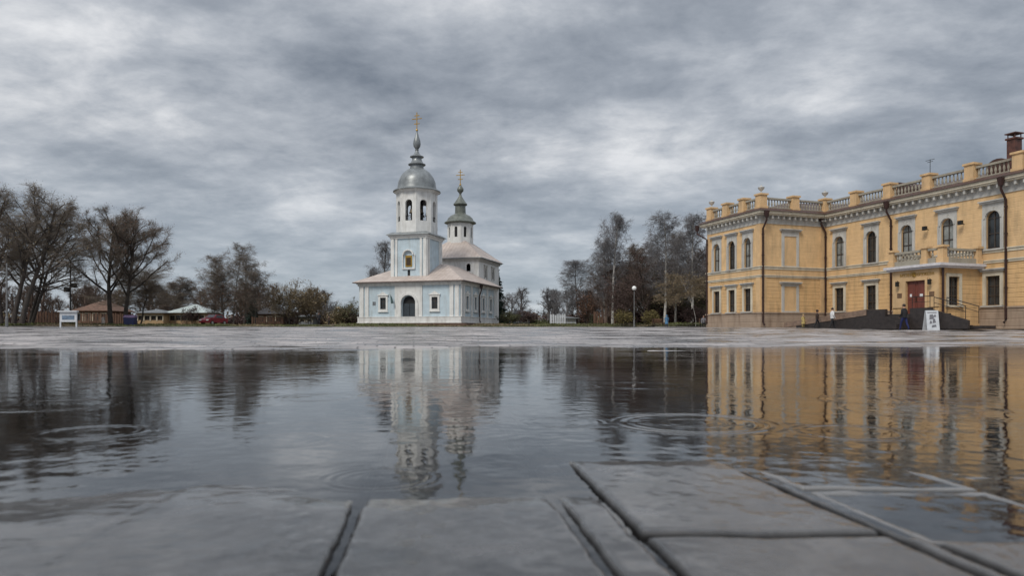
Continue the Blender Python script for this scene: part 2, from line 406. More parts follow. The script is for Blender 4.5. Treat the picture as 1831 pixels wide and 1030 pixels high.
for (x0, y0), (x1, y1) in zip(edge[1:-1], edge[2:]):
    d = Vector((x1-x0, y1-y0, 0)); L = d.length; d.normalize(); n_ = Vector((d.y, -d.x, 0)); cnt = max(1, int(L/2))
    for k in range(cnt):
        a = Vector((x0, y0, 0))+d*(L*k/cnt+.01); b_ = Vector((x0, y0, 0))+d*(L*(k+1)/cnt-.01)
        za = gz(a.x, a.y); zb = gz(b_.x, b_.y)
        mb.hexa([(a.x, a.y, za-.2), (a.x+n_.x*.18, a.y+n_.y*.18, za-.2), (b_.x+n_.x*.18, b_.y+n_.y*.18, zb-.2), (b_.x, b_.y, zb-.2),
                 (a.x, a.y, za+.15), (a.x+n_.x*.18, a.y+n_.y*.18, za+.15), (b_.x+n_.x*.18, b_.y+n_.y*.18, zb+.15), (b_.x, b_.y, zb+.15)])
o = mb.build('kerb', simple('granite_kerb', (.22, .21, .2), .6, .3, 2)); tag(o, kind='structure')
def lz(x, y):   # lawn height
    if y > 92: return 1.30 if x < -24 else 1.48
    return 1.25

# ------------------------------------------------------------------ facade tools
class Fr:
    """facade frame: origin, tangent (rightwards seen from outside), outward normal"""
    def __init__(s, ox, oy, tx, ty):
        s.o = (ox, oy); s.t = (tx, ty); s.n = (ty, -tx)
    def p(s, a, z, n=0.0): return (s.o[0]+s.t[0]*a+s.n[0]*n, s.o[1]+s.t[1]*a+s.n[1]*n, z)
    def box(s, mb, a0, a1, z0, z1, n0, n1):
        mb.hexa([s.p(a0, z0, n1), s.p(a1, z0, n1), s.p(a1, z0, n0), s.p(a0, z0, n0), s.p(a0, z1, n1), s.p(a1, z1, n1), s.p(a1, z1, n0), s.p(a0, z1, n0)])
def arch_pts(w, zs, seg=10):
    r = w/2; return [(-r*math.cos(math.pi*i/seg), zs + r*math.sin(math.pi*i/seg)) for i in range(seg+1)]
def panel(mb, F, a0, a1, z0, z1, ops, n=0.0, depth=.22):
    """wall plane with real openings: ops = (centre, width, z_bottom, z_top, arched)"""
    cols = {}
    for op in ops: cols.setdefault((round(op[0]-op[1]/2, 4), round(op[0]+op[1]/2, 4)), []).append(op)
    cur = a0
    q = lambda s0, s1, za, zb: mb.face([F.p(s0, za, n), F.p(s1, za, n), F.p(s1, zb, n), F.p(s0, zb, n)])
    for (l, r) in sorted(cols):
        if l > cur: q(cur, l, z0, z1)
        zc = z0
        for (c, w, zb, zt, ar) in sorted(cols[(l, r)], key=lambda k: k[2]):
            if zb > zc: q(l, r, zc, zb)
            if ar:
                zs = zt-w/2; pts = [(c+x, z) for x, z in arch_pts(w, zs)]
                for (xa, za), (xb, zb_) in zip(pts[:-1], pts[1:]):
                    mb.face([F.p(xa, za, n), F.p(xb, zb_, n), F.p(xb, zt+.02, n), F.p(xa, zt+.02, n)])
                    mb.face([F.p(xa, za, n), F.p(xb, zb_, n), F.p(xb, zb_, n-depth), F.p(xa, za, n-depth)])
                zc = zt+.02; sd = zs
            else:
                zc = zt; sd = zt
                mb.face([F.p(l, zt, n), F.p(r, zt, n), F.p(r, zt, n-depth), F.p(l, zt, n-depth)])
            for s_ in (l, r): mb.face([F.p(s_, zb, n), F.p(s_, sd, n), F.p(s_, sd, n-depth), F.p(s_, zb, n-depth)])
            if zb > z0: mb.face([F.p(l, zb, n), F.p(r, zb, n), F.p(r, zb, n-depth), F.p(l, zb, n-depth)])
        if z1 > zc: q(l, r, zc, z1)
        cur = r
    if a1 > cur: q(cur, a1, z0, z1)
def pane_shape(mb, F, c, w, z0, z1, ar, n):
    if ar:
        pts = [F.p(c-w/2, z0, n), F.p(c+w/2, z0, n)] + [F.p(c+x, z, n) for x, z in reversed(arch_pts(w, z1-w/2))]
        mb.face(pts)
    else: mb.face([F.p(c-w/2, z0, n), F.p(c+w/2, z0, n), F.p(c+w/2, z1, n), F.p(c-w/2, z1, n)])
def glazing(F, c, w, z0, z1, ar, parent, glass='glass', n=-.20, bars=2, sash='sash'):
    mb = MB(); pane_shape(mb, F, c, w, z0, z1, ar, n); mb.build('pane', M[glass], parent)
    s = MB(); zs = z1-w/2 if ar else z1
    F.box(s, c-w/2, c-w/2+.07, z0+.07, zs, n+.003, n+.07); F.box(s, c+w/2-.07, c+w/2, z0+.07, zs, n+.003, n+.07)
    F.box(s, c-w/2, c+w/2, z0, z0+.07, n+.003, n+.07); F.box(s, c-.03, c+.03, z0+.07, z1-.03, n+.003, n+.055)
    for k in range(1, bars+1):
        z = z0+(zs-z0)*k/(bars+ (0 if ar else 1)); F.box(s, c-w/2+.07, c+w/2-.07, z-.025, z+.025, n+.003, n+.06)
    if not ar: F.box(s, c-w/2+.07, c+w/2-.07, z1-.07, z1, n+.003, n+.07)
    s.build('sash', M[sash], parent)
def rect_offset(poly, d):
    n = len(poly); out = []
    area = sum(poly[i][0]*poly[(i+1) % n][1]-poly[(i+1) % n][0]*poly[i][1] for i in range(n))
    sg = 1 if area > 0 else -1
    for i in range(n):
        p0, p1, p2 = Vector(poly[i-1]), Vector(poly[i]), Vector(poly[(i+1) % n])
        e1 = (p1-p0).normalized(); e2 = (p2-p1).normalized()
        n1 = Vector((e1.y, -e1.x))*sg; n2 = Vector((e2.y, -e2.x))*sg
        m = (n1+n2)/(1+n1.dot(n2)); out.append(tuple(p1+m*d))
    return out
def band(mb, poly, off, z0, z1, inner=-.3, off_top=None):
    po = rect_offset(poly, off); pt = rect_offset(poly, off if off_top is None else off_top); pi = rect_offset(poly, inner); n = len(poly)
    for i in range(n):
        j = (i+1) % n
        mb.face([(*po[i], z0), (*po[j], z0), (*pt[j], z1), (*pt[i], z1)])
        mb.face([(*po[i], z0), (*po[j], z0), (*pi[j], z0), (*pi[i], z0)])
        mb.face([(*pt[i], z1), (*pt[j], z1), (*pi[j], z1), (*pi[i], z1)])

# ------------------------------------------------------------------ yellow mansion
BZ = .70
man = empty('mansion', (22.25, 62.5, BZ), math.atan2(.329, .944),
            'two storey yellow mansion with white window surrounds, rooftop balustrade, brown drainpipes and corner entrance porch', 'building')
XB, YB, YE = 22.0, 8.05, -27.0
poly = [(0, YB), (0, 0), (7.19, 0), (7.19, YE), (XB, YE), (XB, YB)]
F1 = Fr(0, YB, 0, -1); F2 = Fr(0, 0, 1, 0); F3 = Fr(7.19, 0, 0, -1)
LW = (1.5, 3.6); UW = (5.55, 8.25)
f1w = [1.57, 3.93, 6.24]; f3w = [1.76, 5.3, 8.82, 12.4, 15.95, 19.5, 23.05]
lo = MB(); up = MB(); ZB = 5.0
wspec = []
ops = []
for c in f1w: wspec += [(F1, c, .95)]
for c in f3w: wspec += [(F3, c, 1.02)]
def ops_for(F, lower):
    r = []
    for (G, c, w) in wspec:
        if G is not F: continue
        if lower:
            if F is F3 and 11.1 < c < 15: continue
            r.append((c, w, LW[0], LW[1], False))
        else: r.append((c, w, UW[0], UW[1], True))
    return r
for F, L in ((F1, YB), (F2, 7.19), (F3, 27.0)):
    panel(lo, F, 0, L, 0, ZB, ops_for(F, True)); panel(up, F, 0, L, ZB, 10.4, ops_for(F, False))
FR = Fr(7.19, YE, 1, 0); panel(lo, FR, 0, XB-7.19, 0, ZB, []); panel(up, FR, 0, XB-7.19, ZB, 10.4, [])
FB = Fr(XB, YE, 0, 1); panel(lo, FB, 0, YB-YE, 0, ZB, []); panel(up, FB, 0, YB-YE, ZB, 10.4, [])
FK = Fr(XB, YB, -1, 0); panel(lo, FK, 0, XB, 0, ZB, []); panel(up, FK, 0, XB, ZB, 10.4, [])
lo.build('lower_wall', M['yellow'], man); up.build('upper_wall', M['yellow_up'], man)
mb = MB(); band(mb, poly, .10, -.2, 1.28, .01); band(mb, poly, .16, 1.28, 1.40, .01); mb.build('plinth', M['plinth'], man)
mb = MB(); band(mb, poly, .10, 5.25, 5.45, .01); band(mb, poly, .16, 5.45, 5.53, .01); band(mb, poly, .07, 4.52, 4.66, .01); band(mb, poly, .12, 4.66, 4.74, .01)
mb.build('string_course', M['cream'], man)
mb = MB(); band(mb, poly, .05, 4.743, 5.247, .01); mb.build('smooth_band', M['yellow_flat'], man)
mb = MB(); band(mb, poly, .06, 9.35, 9.45, .01); band(mb, poly, .045, 9.45, 10.08, .01)
for F, L in ((F1, YB), (F2, 7.19), (F3, 27)):
    k = .3
    while k < L-.2:
        F.box(mb, k, k+.16, 9.78, 10.077, .05, .38 + .002*(F is F1)); k += .62
mb.build('frieze', M['greytrim'], man)
mb = MB(); band(mb, poly, .46, 10.08, 10.20); band(mb, poly, .55, 10.203, 10.42); mb.build('cornice', M['cream'], man)
mb = MB(); band(mb, poly, .66, 10.423, 10.52, -.5, .60); band(mb, poly, .60, 10.52, 10.75, -.6, .15); ev = mb.build('eave_flashing', M['roofmetal'], man)

def win(F, c, w, z0, z1, ar, hood_z, glass):
    s = MB()
    ow = .27 if ar else .24
    if ar:
        panel(s, F, c-w/2-ow, c+w/2+ow, z0-.02, hood_z-.2, [(c, w, z0, z1, True)], .055, .06)
        for side in (c-w/2-ow, c+w/2+ow): s.face([F.p(side, z0-.02, 0), F.p(side, z0-.02, .055), F.p(side, hood_z-.2, .055), F.p(side, hood_z-.2, 0)])
        # arch moulding and keystone
        pts = arch_pts(w, z1-w/2, 10)
        r0, r1 = w/2+.03, w/2+.14
        for i in range(10):
            a, b = math.pi*i/10, math.pi*(i+1)/10; zc = z1-w/2
            P = [F.p(c-r*math.cos(t_), zc+r*math.sin(t_), n_) for n_ in (.052, .12) for (r, t_) in ((r0, a), (r1, a), (r1, b), (r0, b))]
            s.hexa(P)
        F.box(s, c-.09, c+.09, z1-.02, z1+.28, .057, .17)
        F.box(s, c-w/2-ow+.0, c-w/2-ow+.1, z0, z1-w/2, .052, .11); F.box(s, c+w/2+ow-.1, c+w/2+ow, z0, z1-w/2, .052, .11)
    else:
        F.box(s, c-w/2-ow, c-w/2, z0, z1, .0, .08); F.box(s, c+w/2, c+w/2+ow, z0, z1, .0, .08)
        F.box(s, c-w/2-ow, c+w/2+ow, z1, hood_z-.2, .0, .08)
    o = s.build('window', M['greytrim'] if ar else M['cream'], man)
    h = MB(); F.box(h, c-w/2-ow-.12, c+w/2+ow+.12, hood_z-.2, hood_z-.08, -.0, .2); F.box(h, c-w/2-ow-.18, c+w/2+ow+.18, hood_z-.08, hood_z, -.0, .3)
    h.build('hood_moulding', M['greytrim'], o)
    h = MB(); F.box(h, c-w/2-ow-.06, c+w/2+ow+.06, z0-.12, z0-.02, -.0, .2 if ar else .22); h.build('sill', M['greytrim'], o)
    glazing(F, c, w, z0, z1, ar, o, glass)
for i, (F, c, w) in enumerate(wspec):
    win(F, c, w, UW[0], UW[1], True, 9.0, 'curtain' if i % 3 != 1 else 'glass')
    if not (F is F3 and 11.1 < c < 15): win(F, c, w, LW[0], LW[1], False, 4.12, 'glass')
# blind windows on the narrow front
for (z0, z1, hz) in ((5.6, 8.3, 8.95), (1.5, 3.75, 4.15)):
    s = MB(); c, w = 3.2, 1.35
    F2.box(s, c-w/2-.28, c-w/2, z0, z1, .0, .08); F2.box(s, c+w/2, c+w/2+.28, z0, z1, .0, .08); F2.box(s, c-w/2-.28, c+w/2+.28, z1, hz-.2, 0, .08)
    F2.box(s, c-w/2-.28, c+w/2+.28, z0-.12, z0, 0, .14)
    o = s.build('blind_window', M['greytrim'], man)
    h = MB(); F2.box(h, c-w/2-.45, c+w/2+.45, hz-.2, hz-.08, 0, .2); F2.box(h, c-w/2-.5, c+w/2+.5, hz-.08, hz, 0, .3); h.build('hood_moulding', M['greytrim'], o)
    h = MB(); F2.box(h, c-w/2, c+w/2, z0, z1, 0, .03); h.build('blank_panel', M['yellow_flat'], o)
# corner pilaster strips
for (F, a) in ((F1, YB-.62), (F1, .0), (F2, .0), (F2, 6.6)):
    s = MB(); F.box(s, a+.012, a+.58, 1.41, 4.51, .0, .045); F.box(s, a+.012, a+.58, 5.54, 9.34, .0, .045); s.build('corner_pilaster', M['yellow_flat'], man)

# rooftop balustrade
ped = MB().box
def pedestal(x, y, urn=False, z=10.72, h=1.3, w=.42, par=None, mat='yellow_flat'):
    s = MB(); s.box(x-w, x+w, y-w, y+w, z-.25, z+.18); s.box(x-w+.06, x+w-.06, y-w+.06, y+w-.06, z+.18, z+h-.15); s.box(x-w-.03, x+w+.03, y-w-.03, y+w+.03, z+h-.15, z+h)
    o = s.build('pedestal', M[mat], par or man)
    if urn:
        u = MB(); u.lathe([(.16, 0), (.17, .06), (.06, .14), (.06, .24), (.24, .42), (.30, .58), (.20, .62), (.05, .72), (.05, .8)], (x, y, z+h), 12); u.build('urn', M['greytrim'], o, True)
def balus(p0, p1, z=10.72, par=None, h=1.0, mat='baluster'):
    s = MB(); a = Vector((*p0, 0)); b = Vector((*p1, 0)); d = b-a; L = d.length; d.normalize(); nn = Vector((-d.y, d.x, 0))
    def bx(t0, t1, w, z0, z1):
        P = [a+d*t0-nn*w, a+d*t1-nn*w, a+d*t1+nn*w, a+d*t0+nn*w]
        s.hexa([(q.x, q.y, z0) for q in P]+[(q.x, q.y, z1) for q in P])
    bx(0, L, .16, z-.2, z+.16); bx(0, L, .15, z+h-.16, z+h)
    k = .18; n = max(1, int(L/.3)); st = L/n
    for i in range(n):
        c = a+d*(st*(i+.5)); s.lathe([(.055, z+.16), (.05, z+.25), (.09, z+.42), (.045, z+h-.3), (.07, z+h-.16)], (c.x, c.y, 0), 6)
    s.build('balustrade', M[mat], par or man)
XI = .18
line = [(XI, YB-.45), (XI, 5.05), (XI, 2.55), (XI, XI), (3.75, XI), (7.19+XI, XI), (7.19+XI, -3.47), (7.19+XI, -7.0), (7.19+XI, -10.67), (7.19+XI, -14.23), (7.19+XI, -17.75), (7.19+XI, -21.3), (7.19+XI, -24.9)]
for i, (x, y) in enumerate(line):
    pedestal(x, y, i in (0, 3, 5))
    if i: 
        a = Vector(line[i-1]); b = Vector((x, y)); d = (b-a).normalized()
        balus(tuple(a+d*.38), tuple(b-d*.38))
# roof
s = MB()
s.face([(.6, YB-.6, 10.7), (.6, .6, 10.7), (6, 4, 12.2)]); s.face([(.6, .6, 10.7), (7.8, .6, 10.7), (14, 4, 12.6), (6, 4, 12.2)])
s.face([(7.8, .6, 10.7), (7.8, YE+.6, 10.7), (14, YE+6, 12.6), (14, 4, 12.6)]); s.face([(7.8, YE+.6, 10.7), (XB-.6, YE+.6, 10.7), (14, YE+6, 12.6)])
s.face([(XB-.6, YE+.6, 10.7), (XB-.6, YB-.6, 10.7), (14, 4, 12.6), (14, YE+6, 12.6)]); s.face([(XB-.6, YB-.6, 10.7), (.6, YB-.6, 10.7), (6, 4, 12.2), (14, 4, 12.6)])
s.build('roof', M['roofmetal'], man)
for y in (-6.2, -14.9):
    s = MB(); P = [(9.3, y-.75), (9.3, y+.75)]
    for (xa, xb) in ((9.0, 12.0),):
        pr = [(y-.85*math.cos(math.pi*i/8), 11.75+.62*math.sin(math.pi*i/8)) for i in range(9)]
        s.face([(xa, y-.85, 11.0), (xa, y+.85, 11.0)] + [(xa, q[0], q[1]) for q in reversed(pr)])
        for i in range(8): s.face([(xa, *pr[i]), (xa, *pr[i+1]), (xb, *pr[i+1]), (xb, *pr[i])])
        s.face([(xa, y-.85, 11.0), (xb, y-.85, 11.75), (xa, y-.85, 11.75)]); s.face([(xa, y+.85, 11.0), (xb, y+.85, 11.75), (xa, y+.85, 11.75)])
    s.build('dormer', M['roofmetal'], man)
s = MB(); s.box(8.6, 9.3, -16.50, -15.90, 10.9, 13.4); s.box(8.52, 9.38, -16.58, -15.82, 13.4, 13.52)
for (x, y) in ((8.65, -16.45), (9.25, -16.45), (8.65, -15.95), (9.25, -15.95)): s.tube([(x, y, 13.5), (x, y, 13.8)], .04, 5)
s.box(8.5, 9.4, -16.60, -15.80, 13.8, 13.87); s.build('chimney', simple('rusty_chimney', (.09, .035, .025), .6, .5, 3), man)
s = MB(); s.tube([(9.0, -9.4, 11), (9.0, -9.4, 13.6)], .025, 5); s.tube([(9.0, -9.8, 13.55), (9.0, -9.0, 13.55)], .02, 5); s.tube([(9.0, -9.65, 13.4), (9.0, -9.15, 13.4)], .02, 5); s.build('aerial', M['blackmetal'], man)
# drainpipes
def pipe(F, a, top=10.35, bot=.25, n=.14, par=None, da=0.0, reach=.62, r=.085):
    s = MB(); s.tube([F.p(a+da, top, reach), F.p(a+da, top-.55, reach)], [.26, .16], 8); s.tube([F.p(a+da, top-.5, reach), F.p(a+da, top-.8, reach), F.p(a, top-1.5, n), F.p(a, bot+.25, n), F.p(a, bot, n+.2)], r, 8)
    z = top-2
    while z > bot+.6: s.tube([F.p(a, z, n), F.p(a, z+.08, n)], r+.035, 8); z -= 1.9
    s.build('drainpipe', M['pipe'], par or man, True)
pipe(F2, .12); pipe(F3, .22); pipe(F3, 7.4); pipe(F3, 16.95); pipe(F1, .1, da=-.95); pipe(F3, 24.5)
# facade floodlights
for a in (10.77, 13.75):
    s = MB(); s.tube([F3.p(a, 7.6, 0), F3.p(a, 7.75, .35)], .025, 6); F3.box(s, a-.16, a+.16, 7.55, 7.85, .3, .5); s.build('floodlight', M['blackmetal'], man)

# entrance porch
pz = 4.15; x0, ya, yb = 3.19, -11.1, -15.0
FP = Fr(x0, 0, 0, -1); FS = Fr(x0, yb, 1, 0); FL = Fr(7.19, ya, -1, 0)
s = MB(); dop = (13.1, 1.6, .95, 3.35, False); sw = (1.35, 1.05, 1.5, 3.55, False)
panel(s, FP, 11.1, 15.0, 0, pz, [dop], 0, .3); panel(s, FS, 0, 4.0, 0, pz, [sw], 0, .22); panel(s, FL, 0, 4.0, 0, pz, [])
porch = s.build('porch', M['yellow'], man)
pp = [(7.18, ya), (x0, ya), (x0, yb), (7.18, yb)]
s = MB()
def open_band(s, off, z0, z1):
    ox = rect_offset([(x0, ya), (x0, yb), (9, yb), (9, ya)], off)
    s.box(x0-off, 7.19, yb-off, ya+off, z0, z1)
s.box(x0-.06, 7.185, yb-.06, ya+.06, 0, 1.3) if False else None
s = MB(); s.box(x0-.30, 7.185, yb-.30, ya+.30, pz, pz+.14); s.box(x0-.46, 7.185, yb-.46, ya+.46, pz+.143, pz+.33); s.build('balcony_slab', simple('balcony_white', (.60, .58, .60), .6, .2, 2), porch)
s = MB(); FP.box(s, 11.12, 12.05, 1.4, pz-.004, .0, .06); FP.box(s, 14.15, 14.98, 1.4, pz-.004, 0, .06); FP.box(s, 12.05, 14.15, 3.52, pz-.004, 0, .05)
FP.box(s, 12.08, 12.29, .95, 3.52, 0, .10); FP.box(s, 13.91, 14.12, .95, 3.52, 0, .10); FP.box(s, 12.29, 13.91, 3.36, 3.52, 0, .10); s.build('door_surround', M['yellow_flat'], porch)
s = MB(); FP.box(s, 12.3, 13.08, .95, 3.35, -.2, -.12); FP.box(s, 13.12, 13.9, .95, 3.35, -.2, -.12); FP.box(s, 13.08, 13.12, .95, 3.35, -.2, -.15)
for a in (12.42, 13.24):
    for (za, zb) in ((1.15, 1.85), (2.0, 3.15)): FP.box(s, a, a+.54, za, zb, -.119, -.09)
d = s.build('door', M['door'], porch)
for q_ in ((13.35, 13.6, 2.15, 2.38), (12.52, 12.68, 2.2, 2.4)): s = MB(); FP.box(s, *q_, -.088, -.08); s.build('notice', M['paper'], d)
s = MB(); FP.box(s, 13.02, 13.05, 1.8, 2.2, -.12, -.06); s.build('handle', M['bronze'], d)
for a in (11.75, 14.45):
    s = MB(); s.tube([FP.p(a, 3.3, .06), FP.p(a, 3.42, .3)], .02, 6); FP.box(s, a-.09, a+.09, 3.0, 3.36, .22, .4); s.build('lantern', M['blackmetal'], porch)
    s = MB(); FP.box(s, a-.2, a+.2, 2.15, 2.5, .062, .085); s.build('plaque', simple('bronze_plaque', (.2, .12, .07), .4, .3, 6, .3), porch)
o = MB(); FS.box(o, 1.35-.525-.22, 1.35-.525, 1.5, 3.55, 0, .08); FS.box(o, 1.35+.525, 1.35+.525+.22, 1.5, 3.55, 0, .08); FS.box(o, .6, 2.1, 3.55, 3.78, 0, .08); FS.box(o, .55, 2.15, 1.38, 1.5, 0, .15)
w_ = o.build('window', M['cream'], man); glazing(FS, 1.35, 1.05, 1.5, 3.55, False, w_)
s = MB(); s.tube([FS.p(.14, pz-.02, .16), FS.p(.14, .6, .16)], .085, 8); s.build('drainpipe', M['pipe'], porch, True)
# lettering over the door
def text(body, loc, size, parent, F, a, z, n, mat):
    cu = bpy.data.curves.new('lettering', 'FONT'); cu.body = body; cu.size = size; cu.extrude = .012; cu.align_x = 'CENTER'; cu.space_character = 1.1
    o = bpy.data.objects.new('t', cu); COL.objects.link(o)
    dg = bpy.context.evaluated_depsgraph_get(); me = bpy.data.meshes.new_from_object(o.evaluated_get(dg)); bpy.data.objects.remove(o)
    T = Vector((F.t[0], F.t[1], 0)); Nn = Vector((F.n[0], F.n[1], 0)); P = F.p(a, z, n)
    mt = Matrix(((T.x, 0, Nn.x, P[0]), (T.y, 0, Nn.y, P[1]), (0, 1, 0, P[2]), (0, 0, 0, 1)))
    me.transform(mt); me.materials.clear(); me.materials.append(mat)
    r = bpy.data.objects.new('lettering', me); COL.objects.link(r); r.parent = parent; return r
text('МУЗЕЙ', (0, 0, 0), .30, porch, FP, 12.33, 3.70, .07, M['gold'])
text('КРУЖЕВА', (0, 0, 0), .28, porch, FP, 13.93, 3.70, .07, M['gold'])
s = MB()
for k in range(8):
    t_ = 2*math.pi*k/8; s.tube([FP.p(13.0+.03*math.cos(t_), 3.8+.03*math.sin(t_), .075), FP.p(13.0+.16*math.cos(t_), 3.8+.18*math.sin(t_), .075)], .022, 5)
    s.tube([FP.p(13.0+.17*math.cos(t_), 3.8+.19*math.sin(t_), .075), FP.p(13.0+.17*math.cos(t_+.785), 3.8+.19*math.sin(t_+.785), .075)], .016, 5)
s.build('emblem', M['gold'], porch)
# balcony parapet
bzz = pz+.55
for (x, y) in ((x0-.1, -11.2), (x0-.1, -14.0), (x0+.15, -15.1), (6.7, -15.1), (6.7, -11.0)):
    pedestal(x, y, False, bzz, 1.05, .27, porch)
for a, b in (((x0-.1, -11.47), (x0-.1, -13.73)), ((x0-.1, -14.27), (x0-.1, -14.83)), ((x0+.42, -15.1), (6.43, -15.1)), ((x0+.2, -11.0), (6.43, -11.0))):
    balus(a, b, bzz, porch, .85)
# ramp, landing and steps before the door
def prism(mb, F, a0, a1, zb, z0, z1, n0, n1):
    mb.hexa([F.p(a0, zb, n1), F.p(a1, zb, n1), F.p(a1, zb, n0), F.p(a0, zb, n0), F.p(a0, z0, n1), F.p(a1, z1, n1), F.p(a1, z1, n0), F.p(a0, z0, n0)])
ramp_o = empty('ramp', man.matrix_world.translation if False else (22.25, 62.5, BZ), math.atan2(.329, .944), 'dark stone ramp and landing with brown coping rising to the red brown door', 'ramp')
s = MB(); prism(s, FP, 3.2, 10.4, -.2, .12, .90, .05, 1.7); FP.box(s, 10.4, 15.9, -.2, .90, .01, 1.7); s.build('ramp_body', M['darkstone'], ramp_o)
s = MB(); prism(s, FP, 3.0, 10.497, -.2, .12, .86, 1.72, 1.96); s.build('side_wall', M['darkstone'], ramp_o); s = MB(); s.hexa([FP.p(a_, z_, n_) for (z0_, z1_) in ((.0, .863), (.42, 1.32)) for (a_, z_, n_) in ((1.6, z0_, 2.0), (10.497, z1_, 2.0), (10.497, z1_, 1.7), (1.6, z0_, 1.7))]); s.build('coping', M['brownstone'], ramp_o)
for a, b in ((10.5, 12.2), (14.3, 15.95)): s = MB(); FP.box(s, a, b, -.2, 1.28, 1.72, 1.96); s.build('landing_wall', M['darkstone'], ramp_o)
prism_s = MB(); prism(prism_s, FP, 15.96, 18.6, -.2, 1.15, .35, 1.72, 1.9); prism_s.build('side_wall', M['darkstone'], ramp_o)
s = MB()
for k in range(5): FP.box(s, 12.2, 14.3, -.2, .75-.15*k, 1.7+.3*k, 2.0+.3*k)
s.build('steps', M['darkstone'], ramp_o)
s = MB(); FP.box(s, 15.9, 19.2, -.2, .0, .2, 1.5)
for k in range(6): FP.box(s, 15.902+.33*k, 16.23+.33*k, -.19, .75-.14*k, .5, 1.68)
s.build('side_steps', M['darkstone'], ramp_o)
s = MB()
for (pa, pb, n) in (((14.4, 1.32), (15.8, 1.32), 1.85), ((15.9, 1.25), (18.2, .55), 1.6), ((15.9, 1.25), (18.2, .55), .4)):
    hgt = .75
    s.tube([FP.p(pa[0], pa[1]+hgt, n), FP.p(pb[0], pb[1]+hgt, n)], .03, 6); s.tube([FP.p(pa[0], pa[1]+hgt*.5, n), FP.p(pb[0], pb[1]+hgt*.5, n)], .018, 6)
    m = max(2, int((pb[0]-pa[0])/1.2)+1)
    for i in range(m):
        tt = i/(m-1); a = pa[0]+(pb[0]-pa[0])*tt; z = pa[1]+(pb[1]-pa[1])*tt
        s.tube([FP.p(a, z-.4, n), FP.p(a, z+hgt, n)], .022, 6)
s.build('handrail', M['blackmetal'], ramp_o)

# ------------------------------------------------------------------ church
ch = empty('church', (-21.8, 100.0, 1.45), math.atan2(-.294, .956), 'pale blue and white church with a bell tower, grey domes and beige roof', 'church')
W = 15.4; D = 15.8; EH = 5.85
CF = Fr(0, 0, 1, 0); CR = Fr(W, 0, 0, 1); CB = Fr(W, D, -1, 0); CL = Fr(0, D, 0, -1)
s = MB(); ax = 7.7
front_ops = [(3.75, .9, 2.1, 3.75, False), (ax, 2.0, .3, 3.95, True), (11.65, .9, 2.1, 3.75, False)]
side_ops = [(2.6, .9, 2.1, 3.9, False), (6.0, .9, 2.1, 3.9, False), (9.4, .9, 2.1, 3.9, False), (12.8, .9, 2.1, 3.9, False)]
panel(s, CF, 0, W, 0, EH, front_ops, 0, .35); panel(s, CR, 0, D, 0, EH, side_ops); panel(s, CB, 0, W, 0, EH, []); panel(s, CL, 0, D, 0, EH, side_ops)
s.build('wall', M['blue'], ch)
cp = [(0, 0), (W, 0), (W, D), (0, D)]
def part_box(name, F, *a, mat='white', par=None):
    s_ = MB(); F.box(s_, *a); return s_.build(name, M[mat], par or ch)
for F, L in ((CF, W), (CR, D), (CL, D)):
    for a in (.15, .95): part_box('pilaster', F, a, a+.55, 1.05, EH-.45, 0, .16); part_box('pilaster', F, L-a-.55, L-a, 1.05, EH-.45, 0, .161)
    if F is not CF:
        for a in (4.3, 7.7, 11.1): part_box('pilaster', F, a-.3, a+.3, 1.05, EH-.45, 0, .15)
s = MB(); band(s, cp, .22, -.6, .95, .01); band(s, cp, .30, -.6, .25, .01); band(s, cp, .26, .95, 1.05, .01)
band(s, cp, .2, EH-.45, EH-.18, .01); band(s, cp, .34, EH-.178, EH, .01); s.build('plinth_and_cornice', M['white'], ch)
s = MB()
# portal: white surround with arch and stepped jambs
panel(s, CF, ax-2.1, ax+2.1, 1.06, EH-.46, [(ax, 2.2, 1.06, 4.05, True)], .12, .13)
for side in (ax-2.1, ax+2.1): s.face([CF.p(side, 1.06, 0), CF.p(side, 1.06, .12), CF.p(side, EH-.46, .12), CF.p(side, EH-.46, 0)])
for i in range(12):
    a, b = math.pi*i/12, math.pi*(i+1)/12; zc = 2.95
    s.hexa([CF.p(ax-r*math.cos(t_), zc+r*math.sin(t_), n_) for n_ in (.115, .26) for (r, t_) in ((1.12, a), (1.45, a), (1.45, b), (1.12, b))])
CF.box(s, ax-1.5, ax-1.1, 1.06, 2.95, .115, .26); CF.box(s, ax+1.1, ax+1.5, 1.06, 2.95, .115, .26)
s.build('portal', M['white'], ch)
s = MB(); pane_shape(s, CF, ax, 2.0, .3, 3.95, True, -.33); dr = s.build('door', M['blackopen'], ch)
s = MB(); CF.box(s, ax-.9, ax-.03, .3, 2.9, -.32, -.26); CF.box(s, ax+.03, ax+.9, .3, 2.9, -.32, -.26); s.build('door_leaf', simple('dark_slate_door', (.03, .04, .05), .5, .3, 3), dr)
def cwin(F, c, w, z0, z1, hood=True):
    s = MB(); F.box(s, c-w/2-.28, c-w/2, z0-.28, z1+.28, 0, .12); F.box(s, c+w/2, c+w/2+.28, z0-.28, z1+.28, 0, .12); F.box(s, c-w/2, c+w/2, z1, z1+.28, 0, .12); F.box(s, c-w/2, c+w/2, z0-.28, z0, 0, .12)
    F.box(s, c-w/2-.4, c+w/2+.4, z1+.28, z1+.42, 0, .22); F.box(s, c-w/2-.34, c+w/2+.34, z0-.4, z0-.28, 0, .2)
    s.hexa([F.p(c-w/2-.2, z1+.421, .02), F.p(c+w/2+.2, z1+.421, .02), F.p(c+w/2+.2, z1+.421, .16), F.p(c-w/2-.2, z1+.421, .16), F.p(c-.05, z1+.8, .02), F.p(c+.05, z1+.8, .02), F.p(c+.05, z1+.8, .16), F.p(c-.05, z1+.8, .16)])
    o = s.build('window', M['white'], ch); glazing(F, c, w, z0, z1, False, o, 'glass', -.2, 2)
